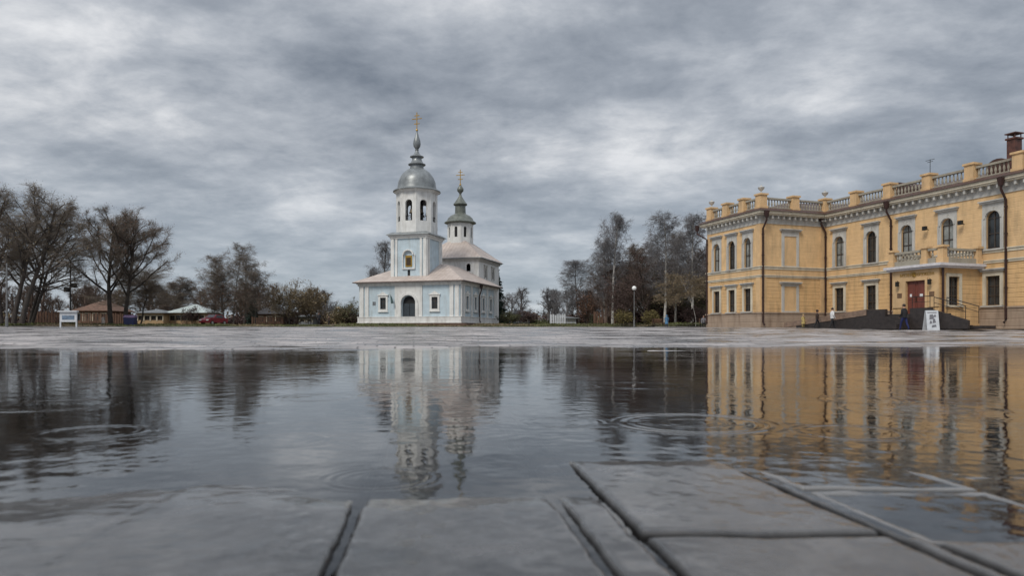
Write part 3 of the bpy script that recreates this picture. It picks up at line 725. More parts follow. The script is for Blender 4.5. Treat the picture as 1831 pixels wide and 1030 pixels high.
for F, ops in ((CF, [front_ops[0], front_ops[2]]), (CR, side_ops), (CL, side_ops)):
    for (c, w, z0, z1, _) in ops: cwin(F, c, w, z0, z1)
# wall lamp and plaque beside the window, downpipe on the side
s = MB(); s.tube([CF.p(5.0, 3.9, 0), CF.p(5.0, 4.2, .5), CF.p(5.25, 3.9, .6)], .035, 6); s.tube([CF.p(5.25, 3.9, .6), CF.p(5.45, 2.9, .55)], [.09, .2], 8); s.build('wall_lamp', simple('green_lantern', (.05, .09, .09), .5, .3), ch)
s = MB(); CF.box(s, 2.1, 2.55, 2.7, 3.2, 0, .05); s.build('plaque', M['greywood'], ch)
pipe(CR, 7.2, EH-.1, .3, .24, ch, 0, .5, .09)
# lower roof, hipped
s = MB(); ov = .75; z0 = EH+.0
rp = [(-ov, -ov), (W+ov, -ov), (W+ov, D+ov), (-ov, D+ov)]; rd = [(4.5, 6), (10.9, 6), (10.9, 11), (4.5, 11)]; rz = EH+3.0
for i in range(4):
    j = (i+1) % 4; s.face([(*rp[i], z0+.12), (*rp[j], z0+.12), (*rd[j], rz), (*rd[i], rz)])
s.face([(*q, rz) for q in rd]); rf = s.build('roof', M['churchroof'], ch)
s = MB(); band(s, cp, ov+.03, z0+.002, z0+.13, -.2, ov); s.build('eaves', simple('brown_eave', (.10, .07, .06), .6, .3), rf)
# bell tower
tx0, tx1, ty0, ty1 = 4.4, 9.8, 1.3, 6.7; tcx, tcy = 7.1, 4.0; TZ = 12.7
tp = [(tx0, ty0), (tx1, ty0), (tx1, ty1), (tx0, ty1)]
TF = Fr(tx0, ty0, 1, 0); TR = Fr(tx1, ty0, 0, 1); TB = Fr(tx1, ty1, -1, 0); TL = Fr(tx0, ty1, 0, -1)
s = MB(); tw = 5.4
for F in (TF, TR, TB, TL): panel(s, F, 0, tw, 5.5, TZ, [(2.7, .42, 6.75, 7.75, True)] if F is TF else [], 0, .2)
tower = s.build('bell_tower', M['blue'], ch)
s = MB(); pane_shape(s, TF, 2.7, .42, 6.75, 7.75, True, -.18); s.build('window', M['blackopen'], tower)
s = MB()
for F in (TF, TR, TB, TL):
    for (a, b) in ((0, .42), (.62, .95), (tw-.42, tw), (tw-.95, tw-.62)): part_box('pilaster', F, a, b, 6, TZ-.5, 0, .14 if a < 2 else .142, par=tower)
s = MB(); band(s, tp, .2, TZ-.5, TZ-.25, .01); band(s, tp, .35, TZ-.248, TZ, .01); s.build('cornice', M['white'], tower)
s = MB(); band(s, tp, .62, TZ+.003, TZ+.12, -.1, .55); band(s, tp, .55, TZ+.12, TZ+.45, -.6, -.05); s.build('skirt_roof', M['tinroof'], tower)
# icon in a gilded frame with arched hood
s = MB(); TF.box(s, 2.2, 3.2, 8.15, 9.75, .0, .08); o = s.build('icon', M['gold'], tower)
s = MB(); TF.box(s, 2.35, 3.05, 8.35, 9.45, .081, .1); s.build('icon_panel', simple('dark_icon', (.05, .03, .012), .4, .5, 5), o)
s = MB()
for i in range(10):
    a, b = math.pi*i/10, math.pi*(i+1)/10
    s.hexa([TF.p(2.7-r*math.cos(t_), 9.85+r*math.sin(t_)*.9, n_) for n_ in (.0, .4) for (r, t_) in ((.68, a), (.85, a), (.85, b), (.68, b))])
s.build('icon_hood', M['white'], o)
s = MB(); TF.box(s, 1.7, 3.7, 7.82, 7.98, 0, .2); TF.box(s, 1.7, 1.85, 8.0, 9.9, 0, .16); TF.box(s, 3.55, 3.7, 8.0, 9.9, 0, .16); s.build('icon_surround', M['white'], o)
# belfry octagon
BZ0, BZ1 = TZ+.3, 19.2; rr = 2.75; sd = 2*rr*math.tan(R(22.5))
s = MB(); bars = MB(); innr = MB()
octo = []
for k in range(8):
    an = -math.pi/2 + k*math.pi/4; nx, ny = math.cos(an), math.sin(an); t_ = (-ny, nx)
    ox, oy = tcx+nx*rr-t_[0]*sd/2, tcy+ny*rr-t_[1]*sd/2
    F = Fr(ox, oy, t_[0], t_[1]); F.n = (nx, ny); octo.append((ox, oy))
    panel(s, F, 0, sd, BZ0, BZ1, [(sd/2, 1.05, 14.75, 17.75, True)], 0, .4)
    F.box(bars, sd/2-.525, sd/2+.525, 15.45, 15.52, -.2, -.14); F.box(bars, sd/2-.525, sd/2+.525, 14.75, 14.8, -.2, -.14)
    for b_ in range(6): F.box(bars, sd/2-.5+b_*.19, sd/2-.47+b_*.19, 14.8, 15.45, -.19, -.15)
bel = s.build('belfry', M['white'], ch); bars.build('railing', M['blackmetal'], bel)
s = MB(); s.lathe([(.1, 14.6), (2.4, 14.6), (2.4, 14.7), (.1, 14.7)], (tcx, tcy, 0), 8); s.lathe([(.1, 18.6), (2.4, 18.6), (2.4, 18.7), (.1, 18.7)], (tcx, tcy, 0), 8)
s.lathe([(.9, 14.7), (.9, 18.6)], (tcx, tcy, 0), 8); s.build('belfry_core', M['blackopen'], bel)
for k in range(8):
    an = -math.pi/2+k*math.pi/4; c = (tcx+math.cos(an)*1.75, tcy+math.sin(an)*1.75, 15.9)
    s = MB(); s.lathe([(.42, 0), (.34, .12), (.24, .4), (.2, .62), (.06, .72), (.05, 1.2)], c, 12); s.build('bell', M['bronze'], bel, True)
s = MB(); oc = [(-1, 0)]
s.lathe([(rr/math.cos(R(22.5))+.05, BZ1-.35), (rr/math.cos(R(22.5))+.25, BZ1-.1), (rr/math.cos(R(22.5))+.42, BZ1)], (tcx, tcy, 0), 8, 0); s.build('cornice', M['white'], bel)
s = MB(); s.lathe([(3.45, BZ1+.003), (3.45, BZ1+.12), (2.9, BZ1+.4), (2.78, BZ1+.9), (2.72, BZ1+1.4), (2.45, BZ1+2.1), (1.95, BZ1+2.8), (1.4, BZ1+3.25), (1.0, BZ1+3.5), (.95, BZ1+3.9),
    (1.25, BZ1+4.0), (1.28, BZ1+4.1), (.95, BZ1+4.25), (.72, BZ1+4.7), (.66, BZ1+5.05), (1.0, BZ1+5.15), (1.0, BZ1+5.25), (.62, BZ1+5.4), (.38, BZ1+5.7), (.22, BZ1+6.1), (.28, BZ1+6.2), (.2, BZ1+6.3), (.28, BZ1+6.4),
    (.5, BZ1+6.75), (.56, BZ1+7.1), (.48, BZ1+7.6), (.28, BZ1+8.2), (.12, BZ1+8.8), (.06, BZ1+9.2)], (tcx, tcy, 0), 24)
dm = s.build('dome', M['tinroof'], ch, True)
def cross(z, h, x, y, par, r=.05):
    s = MB(); s.ball((x, y, z), r*3.5, 8, 6); s.box(x-r, x+r, y-r, y+r, z, z+h); s.box(x-h*.30, x+h*.30, y-r*.8, y+r*.8, z+h*.62, z+h*.62+r*2); s.box(x-h*.15, x+h*.15, y-r*.8, y+r*.8, z+h*.8, z+h*.8+r*2)
    s.box(x-h*.17, x+h*.17, y-r*.8, y+r*.8, z+h*.34, z+h*.34+r*2); s.build('cross', M['gold'], par)
cross(BZ1+9.1, 2.6, tcx, tcy, dm)
# main body with the small dome
mx0, mx1, my0, my1 = 3.4, 13.4, 13.0, 23.0; MH = 10.4
mp = [(mx0, my0), (mx1, my0), (mx1, my1), (mx0, my1)]
s = MB()
MF = Fr(mx0, my0, 1, 0); MR = Fr(mx1, my0, 0, 1); MBk = Fr(mx1, my1, -1, 0); ML = Fr(mx0, my1, 0, -1)
for F in (MF, MR, MBk, ML): panel(s, F, 0, 10, 0, MH, [(3.2, .9, 7.6, 9.2, True), (6.8, .9, 7.6, 9.2, True)] if F is not MF else [(8.3, .7, 8.4, 9.6, True)])
body = s.build('nave', M['white'], ch)
for F in (MR, ML):
    for c in (3.2, 6.8):
        s = MB(); F.box(s, c-.75, c-.45, 7.4, 9.4, 0, .1); F.box(s, c+.45, c+.75, 7.4, 9.4, 0, .1); F.box(s, c-.85, c+.85, 9.4, 9.6, 0, .16); o = s.build('window', M['greytrim'], body); glazing(F, c, .9, 7.6, 9.2, True, o)
s = MB(); band(s, mp, .2, MH-.4, MH-.15, .01); band(s, mp, .4, MH-.148, MH, .01); s.build('cornice', M['greytrim'], body)
s = MB(); rp = rect_offset(mp, .6); 
for i in range(4):
    j = (i+1) % 4; c8 = [(8.4-1.6, 18-1.6), (8.4+1.6, 18-1.6), (8.4+1.6, 18+1.6), (8.4-1.6, 18+1.6)]; s.face([(*rp[i], MH+.1), (*rp[j], MH+.1), (*c8[j], 13.6), (*c8[i], 13.6)])
s.face([(*q, 13.6) for q in c8]); s.build('nave_roof', M['churchroof'], body)
s = MB(); band(s, mp, .63, MH+.003, MH+.11, -.1, .6); s.build('eaves', M['tinroof'], body)
s = MB(); cr = 1.95; sd = 2*cr*math.tan(R(22.5)); dks = []
for k in range(8):
    an = -math.pi/2+k*math.pi/4; nx, ny = math.cos(an), math.sin(an); t_ = (-ny, nx)
    F = Fr(8.4+nx*cr-t_[0]*sd/2, 18+ny*cr-t_[1]*sd/2, *t_); F.n = (nx, ny)
    panel(s, F, 0, sd, 13.0, 16.75, [(sd/2, .5, 14.3, 16.0, True)], 0, .15); dk = MB(); pane_shape(dk, F, sd/2, .5, 14.3, 16.0, True, -.14); dks.append(dk)
dr = s.build('drum', M['white'], ch); [dk.build('window', M['blackopen'], dr) for dk in dks]
s = MB(); s.lathe([(2.2, 16.6), (2.62, 16.75), (2.62, 16.85), (2.2, 17.15), (2.05, 17.5), (1.6, 17.95), (1.05, 18.2), (.9, 18.35), (.85, 19.6), (1.12, 19.75), (1.15, 19.9), (.9, 20.2), (.5, 20.8), (.24, 21.2), (.16, 21.6),
    (.24, 21.75), (.5, 22.05), (.55, 22.35), (.38, 22.7), (.14, 23.0), (.06, 23.2)], (8.4, 18, 0), 20)
d2 = s.build('cupola', simple('greenish_tin', (.13, .14, .12), .4, .35, 2, .2), ch, True); cross(23.1, 2.5, 8.4, 18, d2)
M_ = None
# low brown stone step below the church
s = MB(); band(s, cp, 1.6, -.9, -.02, -.2); band(s, cp, 1.2, -.02, .12, -.2); s.build('terrace', M['earth'], ch)

# ------------------------------------------------------------------ trees
def perp(d):
    a = Vector((0, 0, 1)) if abs(d.z) < .8 else Vector((1, 0, 0)); return d.cross(a).normalized()
def grow_tree(seed, H, P):
    """returns segments per level: (p0, p1, r0, r1)"""
    rg = random.Random(seed); segs = [[] for _ in range(6)]; tips = []
    def g(p, d, L, r, lv):
        ns = P['seg'][lv]; pts = [(p, r, d)]; st = L/ns
        for i in range(ns):
            w = P['wob'][lv]; d = (d + Vector((rg.gauss(0, w), rg.gauss(0, w), rg.gauss(0, w)*.6)) + Vector((0, 0, P['trop'][lv]))).normalized()
            p2 = p + d*st; r2 = r*(1-(1-P['tap'][lv])/ns)
            segs[lv].append((p, p2, r, r2)); p = p2; r = r2; pts.append((p, r, d))
        if lv >= 3: tips.append((p, d)); return
        n = P['n'][lv]; s0 = P['start'][lv]
        for k in range(n):
            t = s0 + (1-s0)*(k+rg.random()*.8)/n; x = min(t*ns, ns-1e-3); i = int(x); f = x-i
            bp = pts[i][0].lerp(pts[i+1][0], f); br = pts[i][1]*(1-f)+pts[i+1][1]*f; bd = pts[i+1][2]
            az = rg.uniform(0, 2*math.pi) if lv else k*2.4+rg.uniform(-.4, .4)
            u = perp(bd); v = bd.cross(u); ang = R(P['ang'][lv]*rg.uniform(.75, 1.25))
            nd = (bd*math.cos(ang) + (u*math.cos(az)+v*math.sin(az))*math.sin(ang)).normalized()
            shape = P['shape'](t) if lv == 0 else (1-.45*t)
            g(bp, nd, (L if lv else H)*P['rat'][lv]*shape*rg.uniform(.75, 1.2), max(P['rmin'], min(br*.8, r*P['rr'][lv]*1.0) if False else max(P['rmin'], br*P['rr'][lv])), lv+1)
    for (off, lean, hs) in P['stems']:
        g(Vector(off), Vector((lean[0], lean[1], 1)).normalized(), H*hs, P['r0']*hs, 0)
    # fine twigs, grown in bulk along the thin branches
    r_ = np.random.RandomState(seed)
    def bulk(src, K, L, ang, trop, r):
        a = np.array([(*q[0], *q[1]) for q in src]) if not isinstance(src, np.ndarray) else src
        a = np.repeat(a, K, 0); n = len(a); p0 = a[:, :3]; d = a[:, 3:6]-p0; p = p0 + d*r_.uniform(.1, 1, (n, 1)); d /= np.linalg.norm(d, axis=1, keepdims=True)+1e-9
        q = np.cross(d, r_.normal(0, 1, (n, 3))); q /= np.linalg.norm(q, axis=1, keepdims=True)+1e-9
        an = np.radians(ang)*r_.uniform(.5, 1.4, (n, 1)); nd = d*np.cos(an)+q*np.sin(an); nd[:, 2] += trop; nd /= np.linalg.norm(nd, axis=1, keepdims=True)
        return np.concatenate([p, p+nd*L*r_.uniform(.5, 1.25, (n, 1))], 1)
    K = P.get('K', (1, 1)); tw = P.get('tw', .55)*H/14
    t1 = bulk(segs[2]+segs[3], K[0], tw, 42, P['trop'][4], 0); t2 = bulk(t1, K[1], tw*.6, 38, P['trop'][4], 0)
    rt = P['rmin']*.85
    for t_, a_, b_ in ((t1, rt*.95, rt*.6), (t2, rt*.65, rt*.4)):
        segs[4] += [(x[:3], x[3:6], a_, b_) for x in t_]
    return segs, [(Vector(x[3:6]), None) for x in t1[::2]]
def tubes_np(segs, n):
    if not segs: return np.zeros((0, 3)), np.zeros((0, 4), int)
    a = np.array([(*s[0], *s[1], s[2], s[3]) for s in segs]); p0 = a[:, :3]; p1 = a[:, 3:6]; r0 = a[:, 6]; r1 = a[:, 7]
    d = p1-p0; d /= np.linalg.norm(d, axis=1, keepdims=True)+1e-9
    ref = np.where(np.abs(d[:, 2:3]) < .8, np.array([[0, 0, 1.]]), np.array([[1., 0, 0]]))
    u = np.cross(d, ref); u /= np.linalg.norm(u, axis=1, keepdims=True); w = np.cross(d, u)
    t = 2*np.pi*np.arange(n)/n
    off = u[:, None, :]*np.cos(t)[None, :, None] + w[:, None, :]*np.sin(t)[None, :, None]
    v = np.concatenate([p0[:, None, :]+off*r0[:, None, None], p1[:, None, :]+off*r1[:, None, None]], 1)
    k = np.arange(n); k2 = (k+1) % n
    f = np.stack([k, k2, k2+n, k+n], 1)[None] + (np.arange(len(segs))*2*n)[:, None, None]
    return v.reshape(-1, 3), f.reshape(-1, 4)
def leaf_quads(rg, pts, per, size, spread):
    pts = np.array([tuple(p) for p in pts]); 
    c = np.repeat(pts, per, 0) + rg.normal(0, spread, (len(pts)*per, 3))
    n = len(c); a = rg.normal(0, 1, (n, 3)); a /= np.linalg.norm(a, axis=1, keepdims=True); b = np.cross(a, rg.normal(0, 1, (n, 3))); b /= np.linalg.norm(b, axis=1, keepdims=True)
    s = size*rg.uniform(.6, 1.3, (n, 1)); a = a*s; b = b*s*.7
    v = np.stack([c-a, c+b*.9, c+a, c-b*.9], 1).reshape(-1, 3); f = np.arange(n*4).reshape(-1, 4)
    return v, f
def np_mesh(name, parts, mats):
    vs, fs, ms, o = [], [], [], 0
    for (v, f, mi) in parts:
        if len(v) == 0: continue
        vs.append(v); fs.append(f+o); ms.append(np.full(len(f), mi, np.int32)); o += len(v)
    v = np.concatenate(vs); f = np.concatenate(fs); ms = np.concatenate(ms)
    me = bpy.data.meshes.new(name); me.vertices.add(len(v)); me.vertices.foreach_set('co', v.astype(np.float32).ravel())
    me.loops.add(f.size); me.loops.foreach_set('vertex_index', f.astype(np.int32).ravel())
    me.polygons.add(len(f)); me.polygons.foreach_set('loop_start', np.arange(0, f.size, 4, dtype=np.int32))
    for m in mats: me.materials.append(m)
    me.polygons.foreach_set('material_index', ms); me.update(calc_edges=True); return me
SPREAD = dict(seg=[9, 7, 5, 4, 2], wob=[.05, .12, .16, .2, .2], trop=[.03, .06, .04, .02, .0], tap=[.09, .2, .3, .4, .5], n=[15, 9, 7, 7], start=[.28, .2, .15, .1], ang=[48, 42, 42, 45],
              rat=[.50, .45, .45, .42], rr=[.62, .55, .5, .5], rmin=.011, lv=4, shape=lambda t: 1.1-.65*t, stems=[((0, 0, 0), (0, 0), .95)], r0=.32)
BIRCH = dict(SPREAD, n=[26, 7, 6, 6], K=(1, 1), tap=[.12, .2, .3, .4, .5], start=[.16, .15, .1, .1], ang=[32, 40, 50, 45], rat=[.27, .45, .5, .5], rr=[.32, .5, .5, .5], trop=[.02, .07, -.02, -.08, -.35], tw=.55, shape=lambda t: .25+.95*math.sin(math.pi*min(1, .15+.82*t)), wob=[.025, .12, .16, .2, .2], r0=.2, rmin=.011)
OVAL = dict(SPREAD, n=[26, 8, 6, 6], start=[.12, .15, .1, .1], ang=[40, 38, 40, 45], rat=[.33, .45, .45, .42], rr=[.35, .5, .5, .5], shape=lambda t: 1.15-.95*t, r0=.26, tap=[.08, .2, .3, .4, .5], trop=[.04, .13, .06, .0, -.03], tw=.55)
SHRUB = dict(SPREAD, seg=[4, 4, 3, 2, 2], n=[8, 7, 6, 5], start=[.1, .1, .1, .1], ang=[45, 40, 40, 40], rat=[.62, .6, .5, .45], r0=.07, rmin=.010, shape=lambda t: 1.1-.3*t,
             stems=[((0, 0, 0), (0, 0), .8), ((.5, .2, 0), (.4, .1), .7), ((-.5, 0, 0), (-.4, 0), .7), ((.1, -.4, 0), (0, -.4), .65)])
FAR = dict(SPREAD, seg=[6, 4, 3, 2, 1], n=[11, 5, 4, 4], rmin=.022, K=(1, 1), tw=1.3)
def deciduous(px, D, H, Wd, seed, P, bark, twig, label, leaf=None, per=3, lsize=.09, lspread=.25, group=None, trunkmat_levels=2, base=None, cat='tree', name='bare_tree', yscale=None, frac=1.0, zlim=None, x=None):
    X = (px-915.5)/1250*D if x is None else x
    z = base if base is not None else lz(X, D)
    segs, tips = grow_tree(seed, H, P)
    allp = np.array([tuple(s[1]) for L in segs for s in L]); lo, hi = allp.min(0), allp.max(0)
    # robust crown width
    w = np.percentile(allp[:, 0], 98)-np.percentile(allp[:, 0], 2); sx = Wd/w; sz = H/hi[2]
    sy = sx if yscale is None else yscale
    S = np.array([[sx, sy, sz]])
    X -= (np.percentile(allp[:, 0], 98)+np.percentile(allp[:, 0], 2))/2*sx
    root = empty(name, (X, D, z), 0, label, cat, group)
    kk = H/15; Sv = Vector((sx, sy, sz)); Sn = np.array([sx, sy, sz])
    segs = [[(Vector(q[0])*Sv if li < 4 else q[0]*Sn, Vector(q[1])*Sv if li < 4 else q[1]*Sn, max(q[2]*kk, .010) if li < 4 else q[2], max(q[3]*kk, .009) if li < 4 else q[3]) for q in L_] for li, L_ in enumerate(segs)]; S = 1.0
    tips = [(Vector(t[0])*Sv, None) for t in tips]
    a, fa = tubes_np(segs[0], 9); b, fb = tubes_np(segs[1], 6)
    me = np_mesh('trunk', [(a*S, fa, 0), (b*S, fb, 1)] , [M[bark], M[twig] if 'birch' in bark else M[bark]]); me.polygons.foreach_set('use_smooth', np.ones(len(me.polygons), bool))
    o = bpy.data.objects.new('trunk', me); COL.objects.link(o); o.parent = root
    c, fc = tubes_np(segs[2], 4); d, fd = tubes_np(segs[3], 3); e, fe = tubes_np(segs[4], 3)
    parts = [(c*S, fc, 0), (d*S, fd, 0), (e*S, fe, 0)]; mats = [M[twig]]
    if leaf:
        rg = np.random.RandomState(seed); tp_ = [t[0] for t in tips if rg.rand() < frac]
        if zlim: tp_ = [t for t in tp_ if zlim[0]*H <= t.z <= zlim[1]*H]
        if tp_:
            v, f = leaf_quads(rg, tp_, per, lsize, lspread); parts.append((v*S, f, 1)); mats.append(M[leaf])
    me = np_mesh('crown', parts, mats); o = bpy.data.objects.new('crown', me); COL.objects.link(o); o.parent = root
    return root
T = deciduous
two = [((0, 0, 0), (.02, 0), .97), ((.4, .3, 0), (.16, .05), .85)]
T(22, 76, 17.0, 11.5, 11, dict(SPREAD, stems=[((-.9, 0, 0), (-.06, 0), 1.0), ((1.3, .4, 0), (.18, .05), .95), ((.2, .6, 0), (.06, .02), .9)], r0=.27), 'bark', 'twig_grey', 'tallest bare tree with several dark leaning trunks at the far left edge', 'leaf_tan', 2, .07, .3, frac=.25)
T(78, 82, 14.4, 9.5, 12, dict(SPREAD, stems=[((0, 0, 0), (.28, 0), .95), ((-.5, .4, 0), (.16, .05), .95)], r0=.22), 'bark', 'twig_grey', 'bare tree with two slender trunks leaning right, beside the white board', 'leaf_tan', 2, .07, .3, frac=.15)
T(-60, 80, 14.5, 11, 13, SPREAD, 'bark', 'twig_grey', 'bare tree cut by the left border of the photo behind the tallest one')
T(216, 90, 15.8, 12.0, 27, dict(SPREAD, stems=[((-.3, 0, 0), (-.01, 0), 1.0), ((1.9, .5, 0), (.07, .0), .95)], shape=lambda t: .72+.5*math.sin(math.pi*t)-.22*t, start=[.28, .2, .15, .1], r0=.30, tw=.6, K=(2, 1), n=[18, 9, 7, 6]), 'bark', 'twig_grey', 'broad bare tree with twin dark trunks and sparse rust leaves behind the blue bin', 'leaf_rust', 1, .07, .3, frac=.35, zlim=(.55, 1))
T(262, 104, 8.2, 9, 23, dict(OVAL, shape=lambda t: 1.0-.55*t, start=[.3, .15, .1, .1]), 'bark', 'twig_grey', 'low wispy bare tree behind the left end of the tan pavilion', 'leaf_tan', 2, .07, .3, frac=.3)
T(318, 118, 8.3, 6.6, 24, dict(OVAL, shape=lambda t: 1.0-.55*t, start=[.3, .15, .1, .1]), 'bark', 'twig_grey', 'small round bare tree rising behind the pale pavilion roof', 'leaf_dark', 1, .08, .3, frac=.5)
T(418, 104, 12.8, 9.2, 31, dict(BIRCH, n=[20, 7, 5, 5], start=[.08, .15, .1, .1], r0=.13, stems=[((0, 0, 0), (.0, 0), 1), ((-1.2, .4, 0), (-.05, 0), .86), ((1.3, -.3, 0), (.05, 0), .84), ((-2.2, .1, 0), (-.08, 0), .62), ((2.3, .4, 0), (.08, 0), .64)]), 'barkgrey', 'twig_grey', 'dense grey birch clump with rusty lower twigs beside the red car', 'leaf_rust', 1, .08, .3, frac=.4, zlim=(.05, .5), name='birch_tree')
T(520, 112, 7.8, 6.4, 41, dict(SHRUB, r0=.16, K=(3, 1)), 'barkgrey', 'twig_tan', 'round tan bare tree behind the dark roofed wooden house', 'leaf_tan', 1, .10, .3, frac=.8, name='bare_tree')
T(556, 114, 7.4, 4.8, 42, dict(SHRUB, r0=.16, K=(3, 1)), 'barkgrey', 'twig_tan', 'smaller tan bare tree just right of the round tan one', 'leaf_tan', 1, .10, .3, frac=.8, name='bare_tree')
T(592, 128, 5.2, 4.6, 43, dict(SHRUB, r0=.1), 'barkgrey', 'twig_blue', 'pale grey bushy tree left of the church', name='bare_tree')
T(625, 126, 5.6, 4.8, 44, dict(SHRUB, r0=.1), 'barkgrey', 'twig_tan', 'olive brown bushy tree touching the left church wall', 'leaf_olive', 2, .10, .3, frac=.8)
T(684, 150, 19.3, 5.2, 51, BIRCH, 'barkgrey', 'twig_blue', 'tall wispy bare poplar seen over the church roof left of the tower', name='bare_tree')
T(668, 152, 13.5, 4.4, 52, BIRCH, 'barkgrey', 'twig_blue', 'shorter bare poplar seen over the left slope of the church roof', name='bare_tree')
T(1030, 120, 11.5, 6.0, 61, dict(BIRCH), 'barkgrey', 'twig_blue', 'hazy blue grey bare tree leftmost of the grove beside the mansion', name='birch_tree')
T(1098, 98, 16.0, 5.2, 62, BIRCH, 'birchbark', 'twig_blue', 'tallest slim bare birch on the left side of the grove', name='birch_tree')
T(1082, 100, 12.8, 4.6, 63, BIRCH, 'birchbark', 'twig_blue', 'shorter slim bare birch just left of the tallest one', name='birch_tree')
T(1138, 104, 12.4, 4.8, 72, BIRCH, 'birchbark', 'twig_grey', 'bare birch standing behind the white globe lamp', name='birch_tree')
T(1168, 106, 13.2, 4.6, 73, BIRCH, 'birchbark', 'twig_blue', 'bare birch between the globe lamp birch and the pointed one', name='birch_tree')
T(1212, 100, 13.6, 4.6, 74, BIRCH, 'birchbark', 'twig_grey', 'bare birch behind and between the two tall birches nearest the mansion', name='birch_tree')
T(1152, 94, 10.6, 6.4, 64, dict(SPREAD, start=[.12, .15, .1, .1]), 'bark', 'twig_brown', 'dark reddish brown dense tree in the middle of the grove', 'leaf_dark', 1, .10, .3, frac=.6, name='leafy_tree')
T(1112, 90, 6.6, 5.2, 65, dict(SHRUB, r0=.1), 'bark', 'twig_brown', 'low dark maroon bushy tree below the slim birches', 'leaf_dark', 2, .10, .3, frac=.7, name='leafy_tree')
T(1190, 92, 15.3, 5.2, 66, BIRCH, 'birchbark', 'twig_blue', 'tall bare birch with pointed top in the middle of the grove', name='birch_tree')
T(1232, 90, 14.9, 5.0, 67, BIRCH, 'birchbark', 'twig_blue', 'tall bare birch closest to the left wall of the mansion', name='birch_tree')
T(1221, 82, 6.4, 5.4, 68, dict(SPREAD, start=[.6, .15, .1, .1], ang=[70, 42, 42, 45], trop=[.02, -.08, -.10, -.12, -.2], r0=.09), 'birchbark', 'twig_tan', 'small weeping tree with a pale trunk and drooping grey crown by the mansion', 'leaf_tan', 2, .07, .25, frac=.5, name='weeping_tree', base=1.0)
T(1172, 104, 8.6, 4.2, 69, dict(SHRUB, r0=.1), 'bark', 'twig_brown', 'dark olive dense bush standing between two birches', 'leaf_olive', 2, .11, .3, frac=.8, name='leafy_tree')
T(1250, 96, 8.0, 4.4, 70, dict(SHRUB, r0=.1), 'bark', 'twig_brown', 'dark green dense bush half hidden behind the mansion corner', 'leaf_olive', 2, .11, .3, frac=.8, name='leafy_tree')
T(1060, 118, 6.4, 5, 71, dict(SHRUB, r0=.1), 'barkgrey', 'twig_brown', 'low brown bush at the left foot of the grove', 'leaf_rust', 3, .1, .35, frac=.5, name='leafy_tree')
def shrub(px, D, H, Wd, seed, leaf, label, base=None):
    T(px, D, H, Wd, seed, dict(SHRUB, n=[6, 5, 5, 4]), 'bark', 'twig_brown', label, leaf, 3, .08, .15, frac=1, name='shrub', cat='shrub', base=base, group=None)
shrub(1116, 88, 1.9, 2.0, 81, 'leaf_yellow', 'yellow leaved low shrub at the left of the white globe lamp')
shrub(1164, 88, 1.8, 1.8, 82, 'leaf_yellow', 'yellow leaved low shrub left of the person in blue')
shrub(910, 108, 2.2, 3.2, 83, 'leaf_olive', 'olive round shrub right of the church corner')
shrub(1240, 84, 2.4, 2.6, 84, 'leaf_dark', 'dark brown shrub behind the seated people')
shrub(940, 112, 2.6, 4.0, 85, 'leaf_dark', 'dark wide shrub between the church and the grove')
shrub(345, 112, 3.4, 3.5, 86, 'leaf_dark', 'dark purple brown shrub at the right end of the tan pavilion')

def fir(px, D, H, Wd, seed, label):
    X = (px-915.5)/1250*D; rg = random.Random(seed); root = empty('fir_tree', (X, D, lz(X, D)), 0, label, 'tree')
    s = MB(); s.tube([(0, 0, 0), (0, 0, H*.5), (0, 0, H)], [.2, .12, .02], 7); s.build('trunk', M['bark'], root)
    segs = []; pts = []
    z = H*.08
    while z < H*.98:
        n = 7; L0 = Wd/2*(1-z/H)**.85+.15
        for k in range(n):
            a = rg.uniform(0, 6.28); L = L0*rg.uniform(.55, 1.15); p = Vector((0, 0, z+rg.uniform(-.1, .1)))
            for i in range(4):
                q = p + Vector((math.cos(a)*L/4, math.sin(a)*L/4, (-.10-.02*i if i < 3 else .02)*L)); segs.append((p, q, .03, .02)); 
                for m in range(9): pts.append(p.lerp(q, m/9) + Vector((rg.gauss(0, .12), rg.gauss(0, .12), rg.gauss(-.06, .06))))
                p = q
        z += H*.035+rg.uniform(0, .12)
    v, f = tubes_np(segs, 3); v2, f2 = leaf_quads(np.random.RandomState(seed), pts, 3, .13, .07)
    me = np_mesh('crown', [(v, f, 0), (v2, f2, 1)], [M['bark'], M['needles']]); o = bpy.data.objects.new('crown', me); COL.objects.link(o); o.parent = root
fir(888, 124, 10.2, 5.0, 5, 'dark narrow fir tree just behind the right corner of the church')
fir(452, 116, 4.4, 2.2, 6, 'small dark fir tree right of the grey birch clump')

# far woodland and undergrowth that reads as one mass
protos = []
for k in range(6):
    segs, tips = grow_tree(100+k, 7, FAR if k % 2 else dict(FAR, **{kk: BIRCH[kk] for kk in ('ang', 'rat', 'shape', 'start')}))
    a, fa = tubes_np(segs[0]+segs[1], 4); b, fb = tubes_np(segs[2]+segs[3]+segs[4], 3)
    protos.append((np.concatenate([a, b]), np.concatenate([fa, fb+len(a)])))
def wood(name, n, xr, yr, hr, mat, seed, label, skip=None):
    rg = np.random.RandomState(seed); parts = []
    for i in range(n):
        x = rg.uniform(*xr); y = rg.uniform(*yr)
        v, f = protos[rg.randint(6)]; h = rg.uniform(*hr)/7; a = rg.uniform(0, 6.28)
        w = v.copy(); w[:, 0] = (v[:, 0]*math.cos(a)-v[:, 1]*math.sin(a))*h*1.1 + x; w[:, 1] = (v[:, 0]*math.sin(a)+v[:, 1]*math.cos(a))*h*1.1 + y; w[:, 2] = v[:, 2]*h + 1.4
        parts.append((w, f, 0))
    me = np_mesh(name, parts, [M[mat]]); o = bpy.data.objects.new(name, me); COL.objects.link(o); tag(o, label, 'woodland', kind='stuff')
